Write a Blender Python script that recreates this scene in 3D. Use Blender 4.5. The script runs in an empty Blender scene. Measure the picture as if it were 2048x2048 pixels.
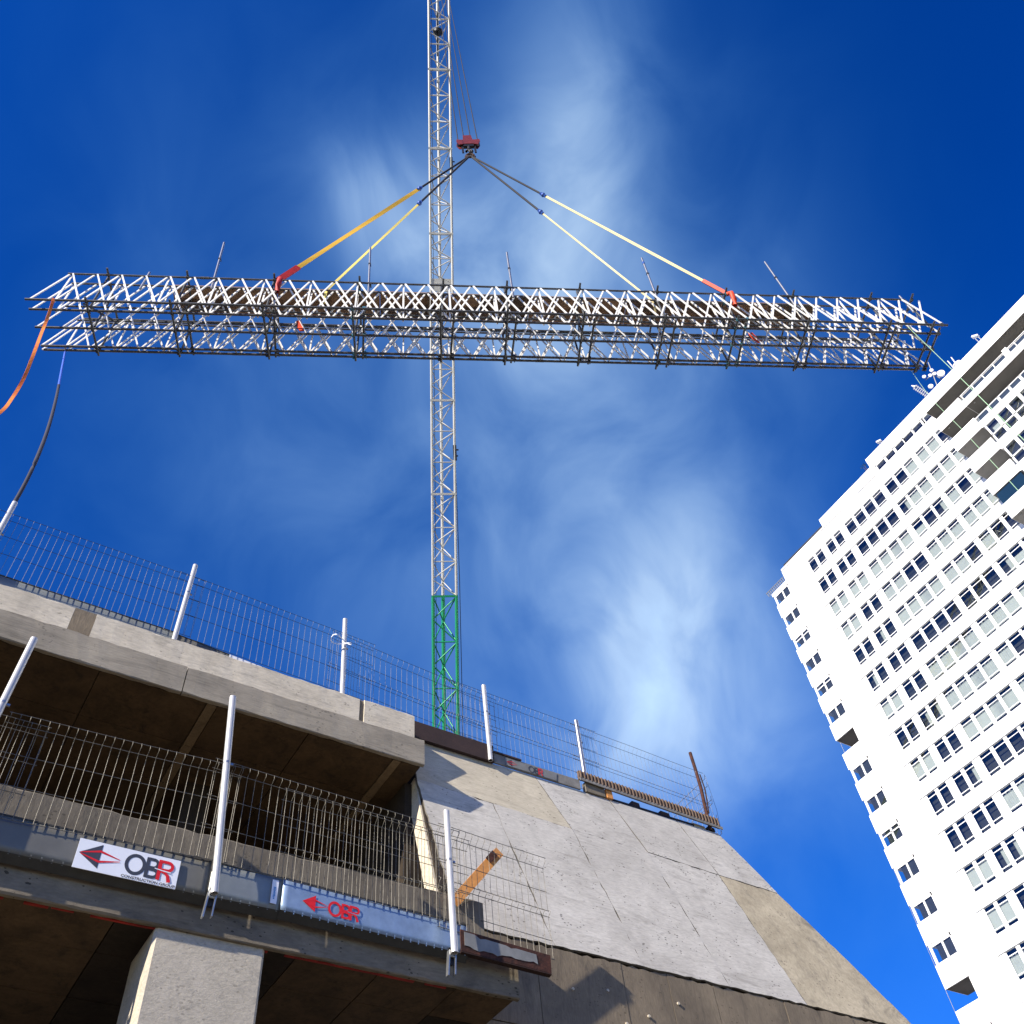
import bpy, bmesh, math, random
from mathutils import Vector, Matrix, noise as mnoise
random.seed(7)
rad = math.radians
sc = bpy.context.scene
C = sc.collection

# ------------------------------------------------------------------ camera
cam_d = bpy.data.cameras.new('camera')
cam = bpy.data.objects.new('camera', cam_d); C.objects.link(cam)
cam_d.sensor_width = 36; cam_d.lens = 36*1880/2048; cam_d.clip_start = .05; cam_d.clip_end = 3000
CX = Vector((.85222, -.51707, -.08135)).normalized()      # right
CF = Vector((.3722, .4900, .7883))
CF = (CF - CX*CF.dot(CX)).normalized()                   # forward
CU = CX.cross(CF)
cam.matrix_world = Matrix(((CX.x, CU.x, -CF.x, 0), (CX.y, CU.y, -CF.y, 0), (CX.z, CU.z, -CF.z, 0), (0, 0, 0, 1)))
sc.camera = cam
GROUND = -1.6

# ------------------------------------------------------------------ sky, sun, exposure
SUN_EL, SUN_AZ = 26.5, 14.0            # light travels towards +X, slightly +Y
to_sun = Vector((-math.cos(rad(SUN_EL))*math.cos(rad(SUN_AZ)), -math.cos(rad(SUN_EL))*math.sin(rad(SUN_AZ)), math.sin(rad(SUN_EL))))
SKY_GAMMA, SKY_SAT, SKY_VAL, SKY_HUE = 1.12, 1.285, 5.2, .523
world = bpy.data.worlds.new('World'); sc.world = world; world.use_nodes = True
wt = world.node_tree; wn = wt.nodes; wl = wt.links; wn.clear()
w_out = wn.new('ShaderNodeOutputWorld'); bg = wn.new('ShaderNodeBackground'); bg.inputs['Strength'].default_value = .085
sky = wn.new('ShaderNodeTexSky'); sky.sky_type = 'NISHITA'; sky.sun_disc = False
sky.sun_elevation = rad(SUN_EL); sky.sun_rotation = math.atan2(to_sun.x, to_sun.y)
sky.altitude = 800; sky.air_density = 1.0; sky.dust_density = .05; sky.ozone_density = 4.0
hsv = wn.new('ShaderNodeHueSaturation'); hsv.inputs['Saturation'].default_value = SKY_SAT; hsv.inputs['Value'].default_value = SKY_VAL; hsv.inputs['Hue'].default_value = SKY_HUE
gam = wn.new('ShaderNodeGamma'); gam.inputs['Gamma'].default_value = SKY_GAMMA
pre = wn.new('ShaderNodeVectorMath'); pre.operation = 'SCALE'; pre.inputs['Scale'].default_value = .25
wl.new(sky.outputs[0], pre.inputs[0]); wl.new(pre.outputs[0], gam.inputs[0]); wl.new(gam.outputs[0], hsv.inputs['Color'])
tco = wn.new('ShaderNodeTexCoord')
def wmath(op, a, b=None, c=None):
    n = wn.new('ShaderNodeMath'); n.operation = op
    for i, v in enumerate((a, b, c)):
        if v is None: continue
        if isinstance(v, (int, float)): n.inputs[i].default_value = v
        else: wl.new(v, n.inputs[i])
    return n.outputs[0]
def wvec(op, a, b):
    n = wn.new('ShaderNodeVectorMath'); n.operation = op
    for i, v in enumerate((a, b)):
        if isinstance(v, (tuple, Vector)): n.inputs[i].default_value = tuple(v)
        else: wl.new(v, n.inputs[i])
    return n.outputs['Value'] if op == 'DOT_PRODUCT' else n.outputs['Vector']
# thin high cloud: soft streaks of cirrus drifting across the sky, ragged by noise
wn1 = wn.new('ShaderNodeTexNoise'); wn1.inputs['Scale'].default_value = 3.2; wn1.inputs['Detail'].default_value = 5; wn1.inputs['Roughness'].default_value = .5; wn1.inputs['Distortion'].default_value = .6
cxyz = wn.new('ShaderNodeCombineXYZ')
for i_, (ax_, k_) in enumerate(((Vector((.85, -.52, -.08)), 2.6), (Vector((.37, .70, -.61)), 2.0), (Vector((.37, .49, .79)), 2.6))):
    dp = wn.new('ShaderNodeVectorMath'); dp.operation = 'DOT_PRODUCT'; wl.new(tco.outputs['Generated'], dp.inputs[0]); dp.inputs[1].default_value = tuple(ax_*k_); wl.new(dp.outputs['Value'], cxyz.inputs[i_])
wl.new(cxyz.outputs[0], wn1.inputs['Vector'])
wn2 = wn.new('ShaderNodeTexNoise'); wn2.inputs['Scale'].default_value = 1.7; wn2.inputs['Detail'].default_value = 5; wn2.inputs['Roughness'].default_value = .5
wl.new(tco.outputs['Generated'], wn2.inputs['Vector'])
warp = wvec('MULTIPLY', wvec('SUBTRACT', wn2.outputs['Color'], (.5, .5, .5)), (.13, .13, .13))
dirn = wvec('ADD', tco.outputs['Generated'], warp)
# direction, long axis direction, half length, half width, strength
CLOUDS = [((.215, .10, .97), (.37, .70, -.61), .24, .080, .13),
          ((.275, .195, .94), (.37, .70, -.61), .12, .075, .17),
          ((.125, .305, .945), (.13, .02, -.02), .08, .065, .22),
          ((.21, .335, .92), (.12, .03, -.03), .14, .075, .21),
          ((.40, .30, .86), (.10, .11, -.09), .30, .180, .17),
          ((.53, .485, .69), (.37, .70, -.61), .13, .075, .22),
          ((.57, .54, .61), (.3, .1, -.1), .14, .13, .34),
          ((.36, .50, .79), (.12, .08, -.08), .45, .26, .19),
          ((.15, .62, .77), (.12, .08, -.08), .32, .14, .09),
          ((-.55, .50, .67), (.2, .1, .02), .40, .10, .20),
          ((.30, -.60, .74), (.2, .1, .02), .40, .10, .20),
          ((.85, .05, .53), (.1, .3, .02), .40, .10, .20)]
total = None
for cdir, ax, hl, hw, st in CLOUDS:
    c0 = Vector(cdir).normalized(); u0 = Vector(ax); u0 = (u0 - c0*u0.dot(c0)).normalized(); v0 = c0.cross(u0)
    du = wmath('DIVIDE', wmath('SUBTRACT', wvec('DOT_PRODUCT', dirn, u0), c0.dot(u0)), hl)
    dv = wmath('DIVIDE', wmath('SUBTRACT', wvec('DOT_PRODUCT', dirn, v0), c0.dot(v0)), hw)
    dn = wmath('SUBTRACT', 1.0, wvec('DOT_PRODUCT', dirn, c0))
    r2 = wmath('ADD', wmath('ADD', wmath('MULTIPLY', du, du), wmath('MULTIPLY', dv, dv)), wmath('MULTIPLY', wmath('MULTIPLY', dn, dn), 3.0))
    g = wmath('MULTIPLY', wmath('EXPONENT', wmath('MULTIPLY', r2, -1.0)), st)
    total = g if total is None else wmath('ADD', total, g)
rag = wn.new('ShaderNodeMapRange'); rag.inputs[1].default_value = .28; rag.inputs[2].default_value = .74; rag.inputs[3].default_value = .6; rag.inputs[4].default_value = 1.25
wl.new(wn1.outputs['Fac'], rag.inputs[0])
cov = wn.new('ShaderNodeMath'); cov.operation = 'MULTIPLY'; cov.use_clamp = True
wl.new(total, cov.inputs[0]); wl.new(rag.outputs[0], cov.inputs[1])
cmix = wn.new('ShaderNodeMix'); cmix.data_type = 'RGBA'
wl.new(cov.outputs[0], cmix.inputs['Factor']); wl.new(hsv.outputs[0], cmix.inputs['A'])
ctint = wn.new('ShaderNodeMix'); ctint.data_type = 'RGBA'; wl.new(wmath('MULTIPLY', cov.outputs[0], 1.9), ctint.inputs['Factor'])   # thin veil stays blue, thick cloud goes white
ctint.inputs['A'].default_value = (.5, 3.7, 8.6, 1); ctint.inputs['B'].default_value = (5.2, 7.2, 9.2, 1); wl.new(ctint.outputs['Result'], cmix.inputs['B'])
wl.new(cmix.outputs['Result'], bg.inputs['Color']); wl.new(bg.outputs[0], w_out.inputs[0])

sun_d = bpy.data.lights.new('sun', 'SUN'); sun_d.energy = 5.0; sun_d.angle = rad(.53); sun_d.color = (1, .91, .78)
sun = bpy.data.objects.new('sun', sun_d); C.objects.link(sun)
sun.rotation_euler = to_sun.to_track_quat('Z', 'Y').to_euler(); sun.location = (-40, -20, 60)
sc.view_settings.view_transform = 'Standard'; sc.view_settings.look = 'None'; sc.view_settings.gamma = 1
sc.view_settings.exposure = .85; sc.view_settings.use_curve_mapping = False

# ------------------------------------------------------------------ materials
M = {}
def nodes(name):
    m = bpy.data.materials.new(name); m.use_nodes = True
    nt = m.node_tree; b = nt.nodes['Principled BSDF']; M[name] = m
    return m, nt, b
def rgba(c): return (c[0], c[1], c[2], 1)
def mat(name, col, rough=.6, metal=0, var=.12, scale=6., bump=.0, spec=.5, coat=0, hue=None, detail=5, bscale=40.):
    """base colour broken up by two sizes of noise"""
    m, nt, b = nodes(name); N = nt.nodes; L = nt.links
    geo = N.new('ShaderNodeNewGeometry')
    n1 = N.new('ShaderNodeTexNoise'); n1.inputs['Scale'].default_value = scale; n1.inputs['Detail'].default_value = detail; n1.inputs['Roughness'].default_value = .65
    L.new(geo.outputs['Position'], n1.inputs['Vector'])
    r = N.new('ShaderNodeValToRGB'); r.color_ramp.elements[0].position = .3; r.color_ramp.elements[1].position = .72
    c2 = hue or col
    r.color_ramp.elements[0].color = rgba([x*(1-var) for x in col]); r.color_ramp.elements[1].color = rgba([min(1, x*(1+var)) for x in c2])
    L.new(n1.outputs['Fac'], r.inputs[0]); L.new(r.outputs[0], b.inputs['Base Color'])
    b.inputs['Roughness'].default_value = rough; b.inputs['Metallic'].default_value = metal; b.inputs['Specular IOR Level'].default_value = spec
    if coat: b.inputs['Coat Weight'].default_value = coat
    if bump:
        n2 = N.new('ShaderNodeTexNoise'); n2.inputs['Scale'].default_value = bscale; n2.inputs['Detail'].default_value = 4
        L.new(geo.outputs['Position'], n2.inputs['Vector'])
        bp = N.new('ShaderNodeBump'); bp.inputs['Strength'].default_value = bump; bp.inputs['Distance'].default_value = .01
        L.new(n2.outputs['Fac'], bp.inputs['Height']); L.new(bp.outputs[0], b.inputs['Normal'])
    return m
def concrete(name, light, dark, stain, rough=.9, blotch=.9, stain_amt=.45, pits=.5, streak=(1, 1, 1), bump=.35, grain=1.0):
    """cast concrete: clouded grey, darker damp stains, air holes, board grain"""
    m, nt, b = nodes(name); N = nt.nodes; L = nt.links
    geo = N.new('ShaderNodeNewGeometry')
    mp = N.new('ShaderNodeMapping'); mp.inputs['Scale'].default_value = streak; L.new(geo.outputs['Position'], mp.inputs['Vector'])
    def nz(sc_, det, rg, vec, dist=0):
        n = N.new('ShaderNodeTexNoise'); n.inputs['Scale'].default_value = sc_; n.inputs['Detail'].default_value = det; n.inputs['Roughness'].default_value = rg; n.inputs['Distortion'].default_value = dist
        L.new(vec, n.inputs['Vector']); return n.outputs['Fac']
    P = geo.outputs['Position']
    base = nz(blotch*1.6, 7, .68, P, .4)
    r1 = N.new('ShaderNodeValToRGB'); r1.color_ramp.elements[0].position = .32; r1.color_ramp.elements[1].position = .66
    r1.color_ramp.elements[0].color = rgba(dark); r1.color_ramp.elements[1].color = rgba(light); L.new(base, r1.inputs[0])
    fine = nz(22*grain, 6, .7, mp.outputs[0])
    r2 = N.new('ShaderNodeMapRange'); r2.inputs[1].default_value = .3; r2.inputs[2].default_value = .7; r2.inputs[3].default_value = .80; r2.inputs[4].default_value = 1.14; L.new(fine, r2.inputs[0])
    mul = N.new('ShaderNodeMix'); mul.data_type = 'RGBA'; mul.blend_type = 'MULTIPLY'; mul.inputs['Factor'].default_value = 1
    L.new(r1.outputs[0], mul.inputs['A']); L.new(r2.outputs[0], mul.inputs['B'])
    st = nz(blotch*3.1, 9, .72, mp.outputs[0], .8)
    r3 = N.new('ShaderNodeMapRange'); r3.inputs[1].default_value = .53; r3.inputs[2].default_value = .70; r3.inputs[3].default_value = 0; r3.inputs[4].default_value = stain_amt; L.new(st, r3.inputs[0])
    mx = N.new('ShaderNodeMix'); mx.data_type = 'RGBA'; L.new(r3.outputs[0], mx.inputs['Factor']); L.new(mul.outputs['Result'], mx.inputs['A']); mx.inputs['B'].default_value = rgba(stain)
    # air holes
    vo = N.new('ShaderNodeTexVoronoi'); vo.inputs['Scale'].default_value = 19*grain; vo.inputs['Randomness'].default_value = 1; mpv = N.new('ShaderNodeMapping'); mpv.inputs['Rotation'].default_value = (0, .5, 0); mpv.inputs['Scale'].default_value = (.75, 1, 1.35); L.new(P, mpv.inputs['Vector']); L.new(mpv.outputs[0], vo.inputs['Vector'])
    gate = nz(4.5, 4, .6, P)
    th = N.new('ShaderNodeMapRange'); th.inputs[1].default_value = .44; th.inputs[2].default_value = .64; th.inputs[3].default_value = .0; th.inputs[4].default_value = .27; L.new(gate, th.inputs[0])
    lt = N.new('ShaderNodeMath'); lt.operation = 'LESS_THAN'; L.new(vo.outputs['Distance'], lt.inputs[0]); L.new(th.outputs[0], lt.inputs[1])
    pm = N.new('ShaderNodeMath'); pm.operation = 'MULTIPLY'; L.new(lt.outputs[0], pm.inputs[0]); pm.inputs[1].default_value = pits
    mp2 = N.new('ShaderNodeMix'); mp2.data_type = 'RGBA'; L.new(pm.outputs[0], mp2.inputs['Factor']); L.new(mx.outputs['Result'], mp2.inputs['A']); mp2.inputs['B'].default_value = rgba([x*.35 for x in dark])
    L.new(mp2.outputs['Result'], b.inputs['Base Color'])
    b.inputs['Roughness'].default_value = rough; b.inputs['Specular IOR Level'].default_value = .25
    h = N.new('ShaderNodeMath'); h.operation = 'SUBTRACT'; L.new(fine, h.inputs[0]); L.new(pm.outputs[0], h.inputs[1])
    bp = N.new('ShaderNodeBump'); bp.inputs['Strength'].default_value = bump; bp.inputs['Distance'].default_value = .012
    L.new(h.outputs[0], bp.inputs['Height']); L.new(bp.outputs[0], b.inputs['Normal'])
    return m
concrete('concrete_panel', (.56, .53, .465), (.42, .395, .345), (.25, .232, .20), stain_amt=.7, pits=.85, streak=(.5, 1, 2.2))
concrete('concrete_tan', (.55, .49, .365), (.42, .37, .275), (.22, .19, .15), stain_amt=.5, pits=.6, streak=(.35, 1, 2.4))
concrete('concrete_ochre', (.50, .43, .30), (.33, .28, .19), (.14, .125, .10), stain_amt=.7, pits=.6, streak=(1, 1, .8))
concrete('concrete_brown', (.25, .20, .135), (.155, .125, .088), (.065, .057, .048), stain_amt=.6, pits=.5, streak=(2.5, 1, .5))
concrete('concrete_fair', (.66, .59, .46), (.50, .44, .335), (.17, .155, .13), stain_amt=.6, pits=.6, streak=(.5, 1, 2))
concrete('concrete_beam', (.37, .325, .25), (.25, .22, .17), (.13, .115, .09), stain_amt=.7, pits=.5, streak=(.3, 1, 3))
concrete('concrete_up', (.19, .165, .125), (.12, .103, .08), (.09, .078, .06), stain_amt=.6, pits=.5, streak=(2, 1, .6))
concrete('concrete_grey', (.25, .21, .15), (.15, .128, .095), (.06, .055, .045), stain_amt=.6, pits=.9, streak=(.5, 1, 2))
concrete('concrete_column', (.52, .465, .37), (.42, .375, .295), (.22, .205, .175), stain_amt=.5, pits=.35, streak=(1.2, 1.2, 2.2))
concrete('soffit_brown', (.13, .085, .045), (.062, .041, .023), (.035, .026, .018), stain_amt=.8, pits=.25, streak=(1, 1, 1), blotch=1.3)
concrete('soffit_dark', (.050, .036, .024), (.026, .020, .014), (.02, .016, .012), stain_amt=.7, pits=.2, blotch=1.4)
concrete('soffit_strip', (.26, .19, .11), (.17, .125, .075), (.07, .05, .03), stain_amt=.5, pits=.1)
mat('joint_mortar', (.13, .12, .10), .95, var=.3, scale=20)
mat('asphalt_ground', (.14, .122, .095), .95, var=.25, scale=.8, bump=.3)
mat('tower_render', (.82, .82, .81), .8, var=.03, scale=.7, bump=.05)
mat('tower_soffit', (.24, .235, .225), .85, var=.1, scale=1.5)
mat('soffit_roof', (.085, .08, .072), .85, var=.12, scale=1.5)
mat('window_frame', (.80, .80, .79), .45, var=.03)
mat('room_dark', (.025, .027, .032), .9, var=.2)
mat('blind', (.40, .405, .39), .8, var=.05, scale=3)
mat('curtain', (.38, .385, .375), .85, var=.10, scale=5)
mat('curtain_pink', (.42, .36, .40), .85, var=.10, scale=5)
mat('roof_gravel', (.3, .29, .27), .95)
mat('rail_dark', (.22, .23, .24), .5, .6)
mat('dish_white', (.74, .72, .70), .45)
mat('white_tube', (.52, .52, .51), .35, .25, var=.05, scale=12, spec=.6)
mat('galvanised', (.42, .43, .43), .38, .85, var=.18, scale=14)
mat('galv_dark', (.075, .08, .082), .5, .4, var=.3, scale=14)
mat('truss_white', (.74, .735, .70), .45, .05, var=.07, scale=9)
mat('truss_back', (.66, .655, .63), .5, .1, var=.1, scale=9)
mat('chord_steel', (.095, .097, .10), .45, .45, var=.4, scale=11)
mat('coupler', (.055, .058, .062), .55, .6, var=.3, scale=30)
mat('coupler_blue', (.05, .20, .26), .5, .4, var=.3, scale=30)
mat('deck_ply', (.20, .115, .066), .75, var=.3, scale=2.2, hue=(.27, .16, .09))
mat('deck_ply_dark', (.12, .078, .052), .8, var=.35, scale=2.2)
mat('crane_white', (.46, .46, .43), .45, .05, var=.14, scale=.9)
mat('crane_green', (.008, .25, .10), .4, .1, var=.15, scale=.9)
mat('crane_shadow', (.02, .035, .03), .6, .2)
mat('block_red', (.13, .014, .010), .5, .1, var=.3, scale=6)
mat('black_steel', (.022, .022, .026), .5, .5, var=.3, scale=20)
mat('wire_rope', (.010, .010, .014), .8, 0, var=.2)
mat('strap_yellow', (.68, .40, .03), .75, var=.06, scale=2)
mat('strap_cream', (.80, .64, .16), .75, var=.05, scale=2)
mat('strap_pale', (.60, .50, .25), .75, var=.05, scale=2)
mat('sleeve_red', (.36, .010, .005), .6, var=.25, scale=9)
mat('sleeve_orange', (.50, .045, .006), .6, var=.2, scale=9)
mat('strap_orange', (.72, .09, .012), .7, var=.3, scale=1.2, hue=(.85, .27, .04))
mat('shackle_blue', (.03, .08, .30), .5, .3)
mat('rope_black', (.014, .015, .03), .8, var=.3, scale=30)
mat('rope_blue', (.03, .10, .50), .8)
mat('rope_green', (.30, .48, .28), .8, var=.15, scale=20)
mat('wire_galv', (.17, .158, .13), .45, .5, var=.3, scale=25)
mat('wire_blue', (.17, .18, .20), .5, .3, var=.3, scale=25)
mat('wire_dark', (.03, .032, .04), .6, .3, var=.3, scale=25)
mat('sheet_grey', (.165, .16, .135), .5, .25, var=.14, scale=3.5, bump=.25, bscale=5)
mat('sheet_teal', (.24, .26, .25), .45, .3, var=.14, scale=3.5, bump=.35, bscale=6)
mat('sheet_sky_tint', (.24, .33, .46), .42, .3, var=.16, scale=7, bump=.5, bscale=7)  # blue of the reflected sky is put into the sheet's base colour
mat('sheet_lip', (.045, .043, .036), .7, .2, var=.2, scale=8)
mat('sign_white', (.78, .80, .84), .4, var=.03)
mat('ink_dark', (.045, .05, .065), .5)
mat('ink_red', (.66, .012, .015), .5, var=.15, scale=30)
mat('ink_blue', (.02, .22, .52), .5)
mat('red_line', (.30, .018, .010), .7, var=.5, scale=6)
mat('timber_new', (.62, .27, .07), .75, var=.25, scale=9, bump=.2)
mat('timber_dark', (.035, .018, .014), .8, var=.3, scale=5, bump=.3)
mat('timber_grey', (.20, .19, .17), .85, var=.4, scale=6, bump=.3)
mat('timber_brown', (.115, .075, .05), .8, var=.35, scale=8, bump=.3)
mat('timber_rib', (.17, .115, .078), .8, var=.3, scale=8)
mat('rust', (.035, .0125, .0075), .85, .2, var=.55, scale=14, bump=.4, hue=(.065, .021, .012))
mat('rust_dark', (.035, .015, .010), .85, .2, var=.5, scale=14, bump=.4)
mat('torn_sheet', (.21, .21, .195), .6, .1, var=.2, scale=6)
mat('plastic_wrap', (.72, .74, .74), .3)
# window glass: see-through with a fresnel reflection
m, nt, b = nodes('glass'); N = nt.nodes; L = nt.links; N.remove(b)
out = N['Material Output']; mixs = N.new('ShaderNodeMixShader'); tr = N.new('ShaderNodeBsdfTransparent'); gl = N.new('ShaderNodeBsdfGlossy'); fr = N.new('ShaderNodeLayerWeight')
tr.inputs[0].default_value = (.90, .93, .92, 1); gl.inputs['Roughness'].default_value = .01; gl.inputs[0].default_value = (.9, .95, 1, 1); fr.inputs[0].default_value = .5
pw1 = N.new('ShaderNodeMath'); pw1.operation = 'POWER'; pw1.inputs[1].default_value = 3.0; L.new(fr.outputs['Facing'], pw1.inputs[0])
mr1 = N.new('ShaderNodeMapRange'); mr1.inputs[3].default_value = .045; mr1.inputs[4].default_value = .75; L.new(pw1.outputs[0], mr1.inputs[0]); L.new(mr1.outputs[0], mixs.inputs[0]); L.new(tr.outputs[0], mixs.inputs[1]); L.new(gl.outputs[0], mixs.inputs[2]); L.new(mixs.outputs[0], out.inputs[0])
mat('glass_rail', (.035, .05, .075), .08, 0, var=.05, spec=.5)
mat('glass_balcony', (.01, .028, .05), .03, 0, var=.1, scale=.5, spec=.6)

# ------------------------------------------------------------------ builders
WM = {}
def link(o, parent=None, mw=None):
    mw = mw or Matrix.Identity(4)
    C.objects.link(o); o.matrix_basis = mw
    if parent is not None:
        o.parent = parent; o.matrix_parent_inverse = WM[parent.name].inverted()
    WM[o.name] = mw
    return o
def tag(o, label=None, cat=None, group=None, kind=None):
    for k, v in (('label', label), ('category', cat), ('group', group), ('kind', kind)):
        if v: o[k] = v
    return o
def thing(name, loc, label, cat, group=None):
    e = bpy.data.objects.new(name, None); e.empty_display_size = .2
    link(e, None, Matrix.Translation(Vector(loc))); return tag(e, label, cat, group)
def inst(name, me, mw, parent=None, mt=None):
    o = bpy.data.objects.new(name, me); return link(o, parent, mw)
def frame_uv(d, up=None):
    d = Vector(d).normalized(); up = Vector(up) if up else (Vector((0, 0, 1)) if abs(d.z) < .95 else Vector((1, 0, 0)))
    a = d.cross(up).normalized(); return a, a.cross(d).normalized()
class MB:
    K = 1.0          # gauge factor for tubes, bars and straps (heavier sections on the crane and truss)
    def __init__(s): s.v = []; s.f = []; s.m = []; s.mi = 0; s.smooth = []
    def add(s, vs, fs, smooth=False):
        o = len(s.v); s.v += [tuple(v) for v in vs]
        for f in fs: s.f.append([i+o for i in f]); s.m.append(s.mi); s.smooth.append(smooth)
        return s
    def box(s, x0, x1, y0, y1, z0, z1):
        return s.add([(x, y, z) for z in (z0, z1) for y in (y0, y1) for x in (x0, x1)], [(0, 2, 3, 1), (4, 5, 7, 6), (0, 1, 5, 4), (1, 3, 7, 5), (3, 2, 6, 7), (2, 0, 4, 6)])
    def bar(s, p, q, w, h, up=None):
        p = Vector(p); q = Vector(q); a, b = frame_uv(q-p, up); a *= w*MB.K/2; b *= h*MB.K/2
        return s.add([p-a-b, p+a-b, p+a+b, p-a+b, q-a-b, q+a-b, q+a+b, q-a+b], [(0, 3, 2, 1), (4, 5, 6, 7), (0, 1, 5, 4), (1, 2, 6, 5), (2, 3, 7, 6), (3, 0, 4, 7)])
    def tube(s, p, q, r, n=6, r2=None, caps=True):
        p = Vector(p); q = Vector(q); a, b = frame_uv(q-p); r2 = (r if r2 is None else r2)*MB.K; r = r*MB.K
        vs = [p+(a*math.cos(t)+b*math.sin(t))*r for t in (2*math.pi*i/n for i in range(n))] + [q+(a*math.cos(t)+b*math.sin(t))*r2 for t in (2*math.pi*i/n for i in range(n))]
        s.add(vs, [(i, (i+1) % n, n+(i+1) % n, n+i) for i in range(n)], True)
        if caps: s.add(vs, [tuple(range(n))[::-1], tuple(range(n, 2*n))])
        return s
    def path(s, pts, r, n=5, closed=False):
        pts = [Vector(p) for p in pts]; rings = []; k = len(pts); r = r*MB.K
        for i, p in enumerate(pts):
            d = (pts[(i+1) % k]-pts[i-1]) if closed or 0 < i < k-1 else (pts[1]-pts[0] if i == 0 else pts[-1]-pts[-2])
            a, b = frame_uv(d); rings.append([p+(a*math.cos(2*math.pi*j/n)+b*math.sin(2*math.pi*j/n))*r for j in range(n)])
        vs = [v for rg in rings for v in rg]
        return s.add(vs, [(i*n+j, i*n+(j+1) % n, ((i+1) % k)*n+(j+1) % n, ((i+1) % k)*n+j) for i in range(k if closed else k-1) for j in range(n)], True)
    def ribbon(s, pts, w, t, side):
        """flat strap of width w and thickness t along pts; side = width direction per point or one vector"""
        pts = [Vector(p) for p in pts]; vs = []; w = w*MB.K; t = t*MB.K
        for i, p in enumerate(pts):
            sd = Vector(side[i] if isinstance(side, list) else side).normalized()
            d = (pts[min(i+1, len(pts)-1)]-pts[max(i-1, 0)]).normalized(); sd = (sd-d*sd.dot(d)).normalized(); nn = d.cross(sd)
            vs += [p-sd*w/2-nn*t/2, p+sd*w/2-nn*t/2, p+sd*w/2+nn*t/2, p-sd*w/2+nn*t/2]
        k = len(pts)
        return s.add(vs, [(i*4+j, i*4+(j+1) % 4, i*4+4+(j+1) % 4, i*4+4+j) for i in range(k-1) for j in range(4)] + [(3, 2, 1, 0), (k*4-4, k*4-3, k*4-2, k*4-1)])
    def prism(s, poly, off):
        off = Vector(off); n = len(poly); a = [Vector(p) for p in poly]; vs = a+[p+off for p in a]
        return s.add(vs, [tuple(range(n))[::-1], tuple(range(n, 2*n))]+[(i, (i+1) % n, n+(i+1) % n, n+i) for i in range(n)])
    def sphere(s, c, r, n=8, m=5, sc_=(1, 1, 1)):
        c = Vector(c); vs = []; r = r*MB.K
        for i in range(m+1):
            t = math.pi*i/m
            for j in range(n):
                a = 2*math.pi*j/n; vs.append(c+Vector((r*sc_[0]*math.sin(t)*math.cos(a), r*sc_[1]*math.sin(t)*math.sin(a), r*sc_[2]*math.cos(t))))
        return s.add(vs, [(i*n+j, (i+1)*n+j, (i+1)*n+(j+1) % n, i*n+(j+1) % n) for i in range(m) for j in range(n)], True)
    def mesh(s, name, mats):
        me = bpy.data.meshes.new(name); me.from_pydata(s.v, [], s.f)
        for mm in (mats if isinstance(mats, (list, tuple)) else [mats]): me.materials.append(M[mm])
        me.polygons.foreach_set('material_index', s.m); me.polygons.foreach_set('use_smooth', s.smooth)
        bm = bmesh.new(); bm.from_mesh(me); bmesh.ops.recalc_face_normals(bm, faces=bm.faces); bm.to_mesh(me); bm.free()
        me.update(); return me
    def build(s, name, mats, parent=None, mw=None):
        return link(bpy.data.objects.new(name, s.mesh(name, mats)), parent, mw)
def beam_x(x0, x1, y0, y1, z0, z1, step=.12, jit=.006, ch=.015, seed=0, chips=0.0):
    """long cast member along X with slightly uneven, chipped arrises"""
    mb = MB(); n = max(2, int((x1-x0)/step)); rnd = random.Random(seed); vs = []
    for i in range(n+1):
        x = x0+(x1-x0)*i/n
        for (cy, cz, sy, sz) in ((y0, z0, 1, 1), (y1, z0, -1, 1), (y1, z1, -1, -1), (y0, z1, 1, -1)):
            c1 = ch+(rnd.random()**3)*chips; j = lambda: rnd.uniform(-jit, jit)
            first = (cy+j()*.4, cz+sz*c1+j()); second = (cy+sy*c1+j(), cz+j()*.4)
            if (sy, sz) in ((1, 1), (-1, -1)): pair = (first, second)
            else: pair = (second, first)
            vs += [(x, *pair[0]), (x, *pair[1])]
    k = 8
    mb.add(vs, [(i*k+j, i*k+(j+1) % k, (i+1)*k+(j+1) % k, (i+1)*k+j) for i in range(n) for j in range(k)])
    mb.add(vs, [tuple(range(k))[::-1], tuple(range(n*k, n*k+k))])
    return mb

# ================================================================== ground
g = MB(); R0 = 1500
g.add([(-R0, -R0, GROUND), (R0, -R0, GROUND), (R0, R0, GROUND), (-R0, R0, GROUND)], [(0, 1, 2, 3)])
tag(g.build('ground', 'asphalt_ground'), 'bare ground of the street and building site', 'ground', kind='structure')

# ================================================================== concrete building
B = thing('concrete_building', (0, 9, GROUND), 'raw concrete building under construction with overhanging slabs and a sloping wall', 'building')
XL = -22.0                                   # far left end, outside the picture
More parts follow.
